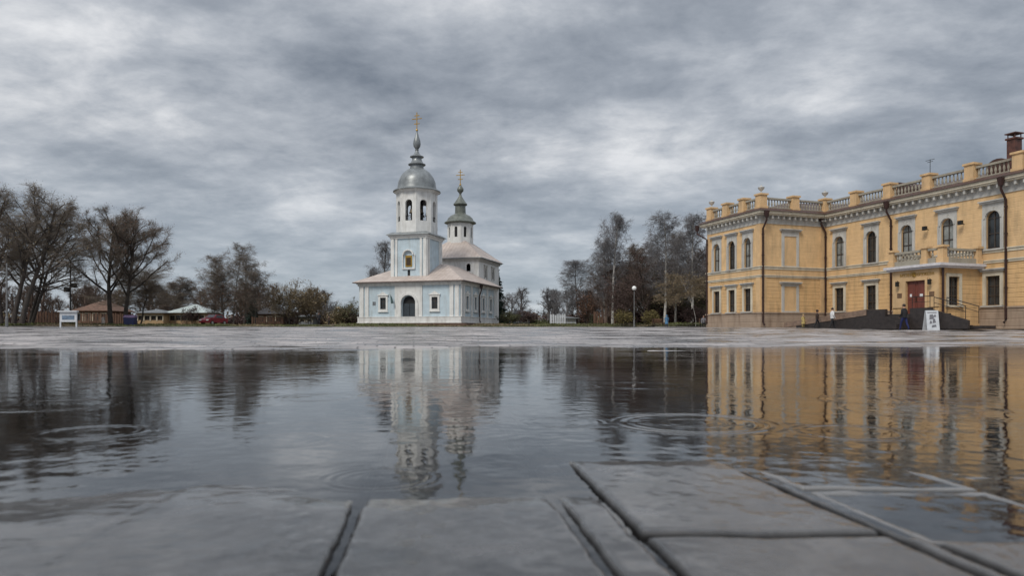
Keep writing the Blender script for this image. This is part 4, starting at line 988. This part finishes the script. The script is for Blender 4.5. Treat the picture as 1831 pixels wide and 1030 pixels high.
wood('woodland', 80, (-125, -38), (128, 165), (6, 9), 'twig_brown', 1, 'brown bare woodland along the horizon left of the church')
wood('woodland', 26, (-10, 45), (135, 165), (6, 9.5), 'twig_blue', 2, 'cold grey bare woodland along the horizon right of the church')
wood('woodland', 46, (12, 42), (98, 122), (6, 11), 'twig_brown', 3, 'dark brown thicket filling the back of the grove beside the mansion')
def underg(name, n, xr, yr, h, mats, seed, label, size=.2):
    rg = np.random.RandomState(seed); x = rg.uniform(*xr, n); y = rg.uniform(*yr, n)
    hh = h*(.55+.45*vnoise(x*.35, y*.1, seed)+.25*vnoise(x*1.3, y, seed+1)); z = 1.3+np.clip(hh, .2, 9)*rg.uniform(0, 1, n)**.8
    v, f = leaf_quads(rg, np.stack([x, y, z], 1), 1, size, .1); mi = (vnoise(x*.25+9, y*.2, seed+2) > 0.1).astype(np.int32)
    me = np_mesh(name, [(v, f, 0)], [M[m] for m in mats]); me.polygons.foreach_set('material_index', mi)
    o = bpy.data.objects.new(name, me); COL.objects.link(o); tag(o, label, 'undergrowth', kind='stuff')
underg('undergrowth', 52000, (-130, -26), (124, 132), 3.6, ('leaf_dark', 'leaf_tan'), 5, 'brown undergrowth and hedges along the edge of the left woodland')
underg('undergrowth', 26000, (13, 38), (102, 108), 3.8, ('leaf_dark', 'leaf_olive'), 6, 'dark undergrowth under the grove beside the mansion')
underg('undergrowth', 12000, (-5, 18), (128, 134), 2.4, ('leaf_dark', 'leaf_olive'), 8, 'low dark hedge on the horizon between the church and the grove')
underg('undergrowth', 40000, (-400, 400), (330, 360), 11, ('leaf_dark', 'twig_grey'), 9, 'far tree line on the horizon', .9)
# tufts of grass along the bank
rg = np.random.RandomState(4); n = 16000; t_ = rg.uniform(-75, 40, n); ex = np.array([e[0] for e in edge], float); ey = np.array([e[1] for e in edge], float)
yy = np.interp(t_, ex, ey) + .1 + rg.uniform(0, 1, n)**1.5*6; fr_ = np.clip((yy-np.interp(t_, ex, ey))/5, 0, 1)
zz = np.interp(t_, ex, [gz(a, b)+.14 for a, b in edge])*(1-fr_) + np.where(t_ < -24, 1.3, 1.48)*fr_ + .05
v, f = leaf_quads(rg, np.stack([t_, yy, zz], 1), 1, .09, .02)
me = np_mesh('grass', [(v, f, 0)], [M['grass'], M['leaf_tan']]); me.polygons.foreach_set('material_index', (vnoise(t_*.12, yy*.2, 77) > .25).astype(np.int32))
o = bpy.data.objects.new('grass', me); COL.objects.link(o); tag(o, 'tufts of autumn grass on the bank beyond the square', 'grass', kind='stuff')

# ------------------------------------------------------------------ small buildings far left
def hipped(name, px0, px1, D, eave, ridge, depth, wallm, roofm, label, ov=.5, wins=4, base=1.3, gable=False, winmat='glass'):
    x0 = (px0-915.5)/1250*D; x1 = (px1-915.5)/1250*D; Wd = x1-x0; r = empty(name, (x0, D, base), 0, label, 'building')
    F = Fr(0, 0, 1, 0); s = MB(); w = .8; cs = [Wd*(i+.5)/wins for i in range(wins)] if wins else []
    zt = min(eave-.4, 2.3)
    panel(s, F, 0, Wd, -.3, eave, [(c, w, .9, zt, False) for c in cs]); panel(s, Fr(Wd, 0, 0, 1), 0, depth, -.3, eave, []); panel(s, Fr(Wd, depth, -1, 0), 0, Wd, -.3, eave, []); panel(s, Fr(0, depth, 0, -1), 0, depth, -.3, eave, [])
    s.build('wall', M[wallm], r)
    for c in cs:
        s = MB(); F.box(s, c-w/2-.12, c-w/2, .8, zt+.12, 0, .06); F.box(s, c+w/2, c+w/2+.12, .8, zt+.12, 0, .06); F.box(s, c-w/2, c+w/2, zt, zt+.12, 0, .06); o = s.build('window', M['cream'], r); glazing(F, c, w, .9, zt, False, o, winmat, -.15, 1)
    s = MB(); a = [(-ov, -ov), (Wd+ov, -ov), (Wd+ov, depth+ov), (-ov, depth+ov)]; ins = min(depth/2, Wd/2-.2) if not gable else -ov
    q = [(ins, depth/2-.05), (Wd-ins, depth/2-.05), (Wd-ins, depth/2+.05), (ins, depth/2+.05)]
    for i in range(4):
        j = (i+1) % 4; s.face([(*a[i], eave+.1), (*a[j], eave+.1), (*q[j], ridge), (*q[i], ridge)]); s.face([(*a[i], eave), (*a[j], eave), (*a[j], eave+.1), (*a[i], eave+.1)])
    s.face([(*k, eave) for k in a]); s.build('roof', M[roofm], r); return r
hipped('pavilion', 303, 366, 112, 2.1, 3.6, 6, 'tanwall', 'palegreenroof', 'tan pavilion with a pale tin hipped roof left of the red car', wins=6)
hipped('pavilion', 246, 292, 110, 2.0, 2.7, 5, 'tanwall', 'greywood', 'low tan annex with dark openings left of the pale roofed pavilion', wins=4, winmat='blackopen')
hipped('wooden_house', 458, 505, 124, 2.2, 4.0, 6, 'brownwood', 'darkroof', 'brown wooden house with a dark roof between the birch clump and the tan tree', wins=3)
hipped('wooden_house', 136, 192, 112, 2.4, 4.3, 7, 'brownwood', 'brownwood', 'reddish brown house behind the broad bare tree', wins=4)
hipped('shed', 534, 560, 122, 1.7, 2.2, 4, 'greywood', 'greywood', 'small grey shed under the smaller tan tree', wins=2)
hipped('shed', 910, 948, 126, 1.8, 3.2, 5, 'greywood', 'darkroof', 'low shed with a dark roof on the horizon right of the church', wins=2)
hipped('shed', 995, 1030, 116, 1.3, 1.7, 4, 'whitemetal', 'greywood', 'low white shed at the left foot of the grove', wins=2)
# fences
def fence(px0, px1, D, h, mat, label, base=1.28, step=.35):
    x0 = (px0-915.5)/1250*D; x1 = (px1-915.5)/1250*D; r = empty('fence', (x0, D, base), 0, label, 'fence'); L = x1-x0
    s = MB(); k = 0
    while k < L: s.box(k+.01, k+step*.72, -.02, .02, .1, h+.08*math.sin(k*7)); k += step
    s.box(0, L, .02, .06, .35, .43); s.box(0, L, .02, .06, h-.35, h-.27); s.build('boards', M[mat], r)
    k = 0
    while k <= L: 
        s = MB(); s.box(k-.06, k+.06, .062, .18, -.3, h+.1); s.build('post', M[mat], r); k += 2.5
fence(50, 108, 86, 1.55, 'brownwood', 'ochre brown board fence between the leaning trunks and the white board')
fence(144, 226, 100, 1.7, 'brownwood', 'brown board fence behind the broad bare tree')
fence(450, 506, 112, 1.5, 'brownwood', 'reddish board fence in front of the brown wooden house')
fence(984, 1012, 108, 1.6, 'whitemetal', 'short white fence at the left foot of the grove', 1.46)
fence(1062, 1100, 100, 1.8, 'brownwood', 'dark brown board fence under the slim birches', 1.46)

# ------------------------------------------------------------------ lamps, poles, boards
def pole(px, D, h, label, mat='blackmetal', r=.09, arm=True, base=None, boxes=()):
    X = (px-915.5)/1250*D; z = lz(X, D) if base is None else base
    o = empty('lamp_post' if arm else 'utility_pole', (X, D, z), 0, label, 'lamp post' if arm else 'pole')
    s = MB(); s.tube([(0, 0, -.2), (0, 0, 1.0), (0, 0, 1.05), (0, 0, h)], [r*1.5, r*1.5, r, r*.7], 8); s.build('post', M[mat], o)
    if arm: s = MB(); s.tube([(0, 0, h-.05), (.5, 0, h+.1), (1.2, 0, h+.12)], .045, 6); s.build('arm', M[mat], o); s = MB(); s.box(.9, 1.6, -.15, .15, h+.05, h+.2); s.build('lamp_head', M['metal'], o)
    for (dx, z1) in boxes: s = MB(); s.box(dx-.25, dx+.25, -.2, .2, z1, z1+.55); s.box(min(dx, 0), max(dx, 0), -.04, .04, z1+.2, z1+.28); s.build('loudspeaker', M['blackmetal'], o)
    return o
pole(126, 84, 7.6, 'dark lamp post with two black boxes on it behind the white board', boxes=((.45, 4.4), (-.45, 3.9)))
pole(12, 70, 6.4, 'pale grey pole at the foot of the tallest tree at the far left', 'metal', .09, False, .8)
pole(927, 118, 3.2, 'thin distant pole right of the church', 'metal', .06, False)
X = (1134-915.5)/1250*86; lp = empty('globe_lamp', (X, 86, 1.1), 0, 'street lamp with a white globe on a pale post in the grove', 'lamp post')
s = MB(); s.tube([(0, 0, -.3), (0, 0, .7), (0, 0, .72), (0, 0, 4.4)], [.11, .11, .06, .05], 8); s.build('post', M['metal'], lp)
s = MB(); s.ball((0, 0, 4.62), .28, 14, 10); s.build('globe', M['lampglass'], lp, True)
s = MB(); s.lathe([(.14, 0), (.14, .08), (.06, .1)], (0, 0, 4.32), 10); s.build('collar', M['blackmetal'], lp)
# white board on two legs
X = (122.5-915.5)/1250*70; zb = gz(X, 70)
bd = empty('notice_board', (X, 70, zb), 0, 'white notice board on two white legs between the leaning trees and the broad one', 'notice board')
s = MB(); s.box(-.85, .85, -.06, .06, .55, 1.55); s.build('panel', M['whitemetal'], bd)
s = MB(); s.box(-.95, .95, -.25, .12, 1.55, 1.68); s.build('canopy', M['whitemetal'], bd)
s = MB(); s.box(-.62, .62, -.075, -.06, .78, 1.2); s.build('poster', simple('blue_grey_print', (.12, .17, .24), .5, .6, 3), bd)
for x in (-.8, .8): s = MB(); s.box(x-.06, x+.06, -.05, .05, -.2, .55); s.build('leg', M['whitemetal'], bd)
# sandwich board with a grey print
sx, sy = 28.35, 47.3; sb = empty('sandwich_board', (sx, sy, gz(sx, sy)), R(-6), 'white sandwich board with a grey picture near the mansion steps', 'sandwich board')
for sgn, nm in ((-1, 'front_panel'), (1, 'back_panel')):
    s = MB(); s.hexa([(-.40, sgn*.36, 0), (.40, sgn*.36, 0), (.40, sgn*.31, 0), (-.40, sgn*.31, 0), (-.36, sgn*.07, 1.38), (.42, sgn*.07, 1.38), (.42, sgn*.02, 1.38), (-.36, sgn*.02, 1.38)])
    p = s.build(nm, M['whitemetal'], sb)
    if sgn < 0:
        s = MB()
        def fp(x, z): return (x, -.366+.21*z, z)
        for (xa, xb, za, zb) in ((-.2, .1, .75, 1.12), (-.02, .2, .5, .82), (-.22, -.04, .45, .70), (.06, .26, .9, 1.1), (-.1, .22, .22, .42)): s.face([(q[0], q[1]-.0015*xb*10, q[2]) for q in (fp(xa, za), fp(xb, za+.05), fp(xb-.04, zb), fp(xa+.05, zb-.04))])
        s.face([fp(-.28, 1.2), fp(.3, 1.2), fp(.3, 1.26), fp(-.28, 1.26)]); s.build('print', M['c_grey'], p)
# blue container
X = (233-915.5)/1250*84; bn = empty('waste_container', (X, 84, gz(X, 84)+.1), R(8), 'navy blue waste container with a mauve lid at the twin trunked tree', 'container')
s = MB(); s.hexa([(-.55, -.4, .15), (.55, -.4, .15), (.55, .4, .15), (-.55, .4, .15), (-.65, -.48, 1.1), (.65, -.48, 1.1), (.65, .48, 1.1), (-.65, .48, 1.1)]); s.build('body', M['bluebin'], bn, bevel=.03)
s = MB(); s.hexa([(-.68, -.5, 1.1), (.68, -.5, 1.1), (.68, .5, 1.1), (-.68, .5, 1.1), (-.6, -.2, 1.4), (.6, -.2, 1.4), (.6, .45, 1.35), (-.6, .45, 1.35)]); s.build('lid', M['purplelid'], bn)
for (x, y) in ((-.4, -.3), (.4, -.3), (-.4, .3), (.4, .3)): s = MB(); s.tube([(x-.04, y, .08), (x+.04, y, .08)], .09, 10); s.build('wheel', M['rubber'], bn)
# bench by the person in blue
X = (1178-915.5)/1250*84; bn = empty('park_bench', (X, 84, gz(X, 84)+.14), R(10), 'brown wooden park bench left of the person in blue', 'bench')
s = MB(); [s.box(-.75, .75, -.25+.14*k, -.14+.14*k, .42, .46) for k in range(4)]; s.build('seat', M['brownwood'], bn)
s = MB(); [s.box(-.75, .75, .3, .34, .55+.15*k, .65+.15*k) for k in range(3)]; s.build('backrest', M['brownwood'], bn)
for x in (-.6, .6): s = MB(); s.box(x-.03, x+.03, -.22, -.16, 0, .42); s.box(x-.03, x+.03, .25, .3, 0, .95); s.box(x-.03, x+.03, -.16, .25, .36, .415); s.build('leg', M['blackmetal'], bn)

# red car
X = (382-915.5)/1250*98; car = empty('parked_car', (X, 98, lz(X, 98)), R(252), 'red hatchback car parked beside the grey birch clump', 'car')
prof = [(-1.9, .35), (-1.95, .75), (-1.8, .95), (-1.45, 1.0), (-.95, 1.42), (.2, 1.48), (.85, 1.02), (1.7, .88), (1.9, .65), (1.88, .35)]
s = MB(); hw = .82
for sg in (-1, 1): s.face([(x, sg*(hw if z < 1.05 else hw-.14), z) for x, z in prof])
for i in range(len(prof)):
    a, b = prof[i], prof[(i+1) % len(prof)]; wa = hw if a[1] < 1.05 else hw-.14; wb = hw if b[1] < 1.05 else hw-.14
    s.face([(a[0], -wa, a[1]), (a[0], wa, a[1]), (b[0], wb, b[1]), (b[0], -wb, b[1])])
s.build('body', M['redpaint'], car, bevel=.04)
s = MB()
for sg in (-1, 1): s.face([(-1.15, sg*.83, 1.02), (.6, sg*.83, 1.02), (.12, sg*.71, 1.38), (-.85, sg*.71, 1.36)])
s.face([(.82, -.62, 1.07), (.82, .62, 1.07), (.28, .56, 1.45), (.28, -.56, 1.45)]); s.face([(-1.45, -.62, 1.03), (-1.45, .62, 1.03), (-1.02, .56, 1.4), (-1.02, -.56, 1.4)]); s.build('window_glass', M['glass'], car)
for x in (-1.2, 1.2):
    for sg in (-1, 1):
        s = MB(); s.tube([(x, sg*.68, .31), (x, sg*.86, .31)], .31, 16); w_ = s.build('wheel', M['rubber'], car); s = MB(); s.tube([(x, sg*.861, .31), (x, sg*.875, .31)], .19, 12); s.build('rim', M['chrome'], w_)
for sg in (-1, 1): s = MB(); s.box(1.80, 1.93, sg*.6-.16, sg*.6+.16, .62, .78); s.build('headlight', M['lampglass'], car); s = MB(); s.box(-1.98, -1.85, sg*.68-.1, sg*.68+.1, .7, .95); s.build('tail_light', simple('tail_red', (.3, .01, .01), .2, .1), car)

# ------------------------------------------------------------------ people
def person(loc, rz, label, h=1.72, jacket='c_black', legs='c_navy', pose='stand', hood=False, coat=False, bag=None, group=None, hairmat='hair', arms=(.15, .15), hat=None):
    root = empty('person', loc, rz, label, 'person', group)
    k = h/1.75; V = []; E = []; Rr = []
    def v(p, r, par=None):
        V.append((p[0]*k, p[1]*k, p[2]*k)); Rr.append(r*k); i = len(V)-1
        if par is not None: E.append((par, i))
        return i
    # facing -y in local space
    sit = pose == 'sit'; walk = {'walk': .26}.get(pose, .04); hz = .48 if sit else .93
    pel = v((0, 0, hz), .135); ab = v((0, -.01, hz+.16), .13, pel); chst = v((0, -.02, hz+.36), .16, ab); nk = v((0, -.01, hz+.54), .065, chst)
    hd1 = v((0, -.03, hz+.63), .078, nk); hd2 = v((0, -.035, hz+.72), .095, hd1); v((0, -.02, hz+.785), .06, hd2)
    for sg in (-1, 1):
        st = walk*sg
        hip = v((sg*.10, 0, hz-.05), .105, pel)
        if sit: kn = v((sg*.13, -.42, .50), .068, hip); an = v((sg*.13, -.44, .1), .045, kn)
        else: kn = v((sg*.105, -st*.5-.03, .49), .068, hip); an = v((sg*.11, -st+.03*(sg > 0), .09+(.04 if walk > .1 and sg < 0 else 0)), .046, kn)
        a = V[an]; v((a[0]/k, a[1]/k-.15, .045), .038, an)
        sh = v((sg*.19, -.01, hz+.44), .072, chst); ar = arms[0 if sg < 0 else 1]
        el = v((sg*(.25+.04*ar), .03+.0*ar-(.12 if sit else 0)-.1*ar, hz+.18), .050, sh)
        wr = v((sg*(.25-.12*ar), -.02-(.30 if sit else 0)-1.0*ar*.6, hz-.05+.30*ar), .033, el)
        w = Vector(V[wr])/k; dirn = (w-Vector(V[el])/k).normalized()
        palm = w+dirn*.07; pa = v(palm, .030, wr)
        side = dirn.cross(Vector((sg, 0, 0))).normalized()
        for j, ln in enumerate((.070, .080, .074, .058)):
            o_ = side*(.024-.016*j); f1 = v(palm+o_+dirn*.035, .0095, pa); f2 = v(palm+o_+dirn*(.035+ln*.5)+Vector((-sg*.01, 0, 0)), .0088, f1); v(palm+o_+dirn*(.03+ln*.9)+Vector((-sg*.03, 0, 0)), .008, f2)
        t1 = v(palm+side*.035-dirn*.01, .010, pa); v(palm+side*.055+dirn*.025, .009, t1)
    me = bpy.data.meshes.new('body'); me.from_pydata(V, E, []); o = bpy.data.objects.new('body', me); COL.objects.link(o)
    sk = o.modifiers.new('s', 'SKIN'); sk.use_smooth_shade = True
    for i, r in enumerate(Rr): me.skin_vertices[0].data[i].radius = (r, r*(.82 if i in (0, 1, 2) else 1))
    me.skin_vertices[0].data[0].use_root = True
    sb_ = o.modifiers.new('d', 'SUBSURF'); sb_.levels = 1; sb_.render_levels = 1
    dg = bpy.context.evaluated_depsgraph_get(); m2 = bpy.data.meshes.new_from_object(o.evaluated_get(dg)); bpy.data.objects.remove(o)
    m2.name = 'body'
    for m in (M['skin'], M[jacket], M[legs], M['rubber']): m2.materials.append(m)
    for p in m2.polygons:
        c = p.center/k; mi = 1
        if c.z < .10: mi = 3
        elif c.z < hz-.02 and abs(c.x) < .19 and not (sit and False): mi = 2
        if sit and c.z < .62 and c.y < -.12 and abs(c.x) < .2: mi = 2 if c.z > .1 else 3
        if c.z > hz+.545: mi = 0
        if not sit and abs(c.x) > .2 and c.z < hz-.06: mi = 0
        p.material_index = mi; p.use_smooth = True
    b = bpy.data.objects.new('body', m2); COL.objects.link(b); b.parent = root
    # face features and hair
    hc = Vector((0, -.035, hz+.71))*k
    s = MB()
    s.ball(hc+Vector((0, .012, .022))*k, .104*k, 12, 8, (1, 1.05, 1.0)) if not hood else s.ball(hc+Vector((0, .02, .0))*k, .125*k, 12, 8, (1, 1, 1.12))
    ov = s.build('hood' if hood else ('hat' if hat else 'hair'), M[jacket] if hood else M[hat] if hat else M[hairmat], root, True)
    s = MB(); s.ball(hc+Vector((0, -.045, -.018))*k, .078*k, 12, 8, (.92, .9, 1.15)); s.ball(hc+Vector((0, -.118, -.02))*k, .016*k, 6, 5, (.8, 1.2, 1.3))
    for sg in (-1, 1): s.ball(hc+Vector((sg*.094, .0, -.02))*k, .022*k, 6, 5, (.5, 1, 1.5))
    f_ = s.build('face', M['skin'], root, True)
    s = MB(); [s.ball(hc+Vector((sg*.032, -.108, .005))*k, .010*k, 6, 5) for sg in (-1, 1)]; s.build('eyes', M['hair'], f_)
    s = MB(); s.ball(hc+Vector((0, -.107, -.062))*k, .02*k, 6, 5, (1.2, .5, .35)); s.build('mouth', simple('lips', (.3, .1, .08), .5, .1), f_)
    if coat:
        s = MB(); zz = hz*k; s.lathe([(.17*k, .5*k), (.15*k, .28*k), (.17*k, .02*k), (.24*k, -.42*k), (.22*k, -.43*k), (.14*k, -.05*k)], (0, -.01, zz), 14); s.build('coat', M[jacket], root, True)
    elif not sit:
        s = MB(); zz = hz*k; s.lathe([(.13*k, .42*k), (.172*k, .36*k), (.16*k, .15*k), (.165*k, -.08*k), (.15*k, -.09*k)], (0, -.012, zz), 14); s.v = [(x*1.12, y*.9, z) for x, y, z in s.v]; s.build('jacket', M[jacket], root, True)
    return root
def pp_(px, D, dz=0): X = (px-915.5)/1250*D; return (X, D, (gz(X, D) if D < 90 else lz(X, D))+dz)
person(pp_(1617, 47.3), R(200), 'person in a black jacket and navy trousers walking to the mansion steps', 1.80, 'c_black', 'c_navy', 'walk', arms=(.4, .2))
person(pp_(1461, 57.0), R(70), 'person in dark clothes walking past the foot of the ramp', 1.5, 'c_darkbrown', 'c_black', 'walk', True)
person(pp_(1488, 55.5), R(95), 'person in a white top and black trousers near the inner corner drainpipe', 1.66, 'c_whitecloth', 'c_black', 'walk')
person(pp_(1436, 59), R(20), 'child in yellow standing before the narrow mansion wall', 1.15, 'c_yellowcloth', 'c_yellowcloth', 'stand', coat=True, hat='c_yellowcloth')
person(pp_(1192, 83), R(160), 'person in a long light blue cape by the park bench', 1.5, 'c_bluecloth', 'c_navy', 'stand', True, True)
person(pp_(570, 91), R(30), 'person in black standing left of the church', 1.62, 'c_black', 'c_black', 'stand', True)
person(pp_(588, 92), R(-30), 'small figure in dark brown nearest the left church corner', 1.2, 'c_darkbrown', 'c_black', 'stand')
person(pp_(184, 87), R(90), 'person in a long beige coat at the foot of the broad bare tree', 1.55, 'c_beige', 'c_beige', 'stand', False, True)
# bench with two seated people at the mansion corner
bx, by, bz_ = pp_(1264, 72.3); bz_ = gz(bx, by)
bn2 = copy_tree(bn); bn2.location = (bx, by+.1, bz_); bn2.rotation_euler = (0, 0, R(-10)); bn2['label'] = 'brown wooden park bench under the two seated people at the mansion corner'
for o in (bn, bn2): o['group'] = 'park benches'
person((bx-.36, by-.08, bz_), R(-10), 'seated person in a grey jacket, left one on the corner bench', 1.7, 'c_grey', 'c_black', 'sit')
person((bx+.34, by-.18, bz_), R(-10), 'seated person in a white jacket, right one on the corner bench', 1.7, 'c_whitecloth', 'c_navy', 'sit')

# ------------------------------------------------------------------ sky, sun, camera
w = bpy.data.worlds.new('World'); sc.world = w; w.use_nodes = True; t = w.node_tree; bg = t.nodes['Background']
SUN_EL, SUN_AZ = R(48), R(215)     # azimuth measured clockwise from +Y
sky = N(t, 'ShaderNodeTexSky', sky_type='NISHITA'); sky.sun_disc = False; sky.sun_elevation = SUN_EL; sky.sun_rotation = SUN_AZ
tc = N(t, 'ShaderNodeTexCoord'); sep = N(t, 'ShaderNodeSeparateXYZ'); t.links.new(tc.outputs['Generated'], sep.inputs[0])
zc = mathn(t, 'MAXIMUM', sep.outputs['Z'], 0.0)
den = mathn(t, 'ADD', zc, .20)
cb = N(t, 'ShaderNodeCombineXYZ'); t.links.new(mathn(t, 'DIVIDE', sep.outputs['X'], den), cb.inputs[0]); t.links.new(mathn(t, 'DIVIDE', sep.outputs['Y'], den), cb.inputs[1])
mp1 = N(t, 'ShaderNodeMapping'); mp1.inputs['Rotation'].default_value = (0, 0, R(10)); mp1.inputs['Scale'].default_value = (1.0, 1.15, 1); mp1.inputs['Location'].default_value = (5.4, 2.3, 0); t.links.new(cb.outputs[0], mp1.inputs[0])
n1 = noise(t, 1.35, 9, .58, mp1.outputs[0], .15); n2 = noise(t, 4.2, 9, .62, mp1.outputs[0], .2)
f = mathn(t, 'ADD', mathn(t, 'MULTIPLY', n1, .68), mathn(t, 'MULTIPLY', n2, .32))
cl = ramp(t, f, [(.34, (1.4, 1.6, 1.9)), (.46, (2.5, 2.72, 3.05)), (.54, (3.6, 3.8, 4.1)), (.66, (6.1, 6.15, 6.25))])
hz_ = ramp(t, zc, [(.0, (3.6, 4.3, 5.0)), (.16, (3.3, 3.85, 4.5)), (.5, (5, 5.2, 5.6))])
hf = ramp(t, zc, [(.02, .55), (.25, .0)])
c = mixc(t, hf, cl, hz_)
zen = N(t, 'ShaderNodeMix', data_type='RGBA', blend_type='MULTIPLY'); zen.inputs[0].default_value = 1; t.links.new(c, zen.inputs[6])
t.links.new(ramp(t, zc, [(.0, (.85, .85, .85)), (.38, (1, 1, 1)), (.75, (1, 1, 1))]), zen.inputs[7])
bo = N(t, 'ShaderNodeVectorMath', operation='SCALE'); t.links.new(zen.outputs[2], bo.inputs[0])
t.links.new(mathn(t, 'ADD', 1.0, mathn(t, 'MULTIPLY', mathn(t, 'MAXIMUM', mathn(t, 'SUBTRACT', zc, .42), 0.0), 2.6)), bo.inputs['Scale'])
fin = mixc(t, .93, sky.outputs[0], bo.outputs[0])
t.links.new(fin, bg.inputs[0]); bg.inputs[1].default_value = .1
ld = bpy.data.lights.new('sun', 'SUN'); ld.energy = 1.5; ld.angle = R(18); ld.color = (1, .95, .86)
lo_ = bpy.data.objects.new('sun', ld); COL.objects.link(lo_)
sd_ = Vector((math.sin(SUN_AZ)*math.cos(SUN_EL), math.cos(SUN_AZ)*math.cos(SUN_EL), math.sin(SUN_EL)))
lo_.rotation_euler = sd_.to_track_quat('Z', 'Y').to_euler()

cam = bpy.data.cameras.new('camera'); co = bpy.data.objects.new('camera', cam); COL.objects.link(co); sc.camera = co
co.location = (0, 0, .25); co.rotation_euler = (R(90), 0, 0)
cam.sensor_width = 36; cam.lens = 1250/1831*36; cam.shift_y = 80/1831; cam.clip_start = .05; cam.clip_end = 5000
cam.dof.use_dof = True; cam.dof.focus_distance = 30; cam.dof.aperture_fstop = 5.6
sc.view_settings.view_transform = 'Standard'; sc.view_settings.look = 'None'; sc.view_settings.exposure = .45; sc.view_settings.gamma = 1
sc.cycles.max_bounces = 6; sc.cycles.transparent_max_bounces = 8
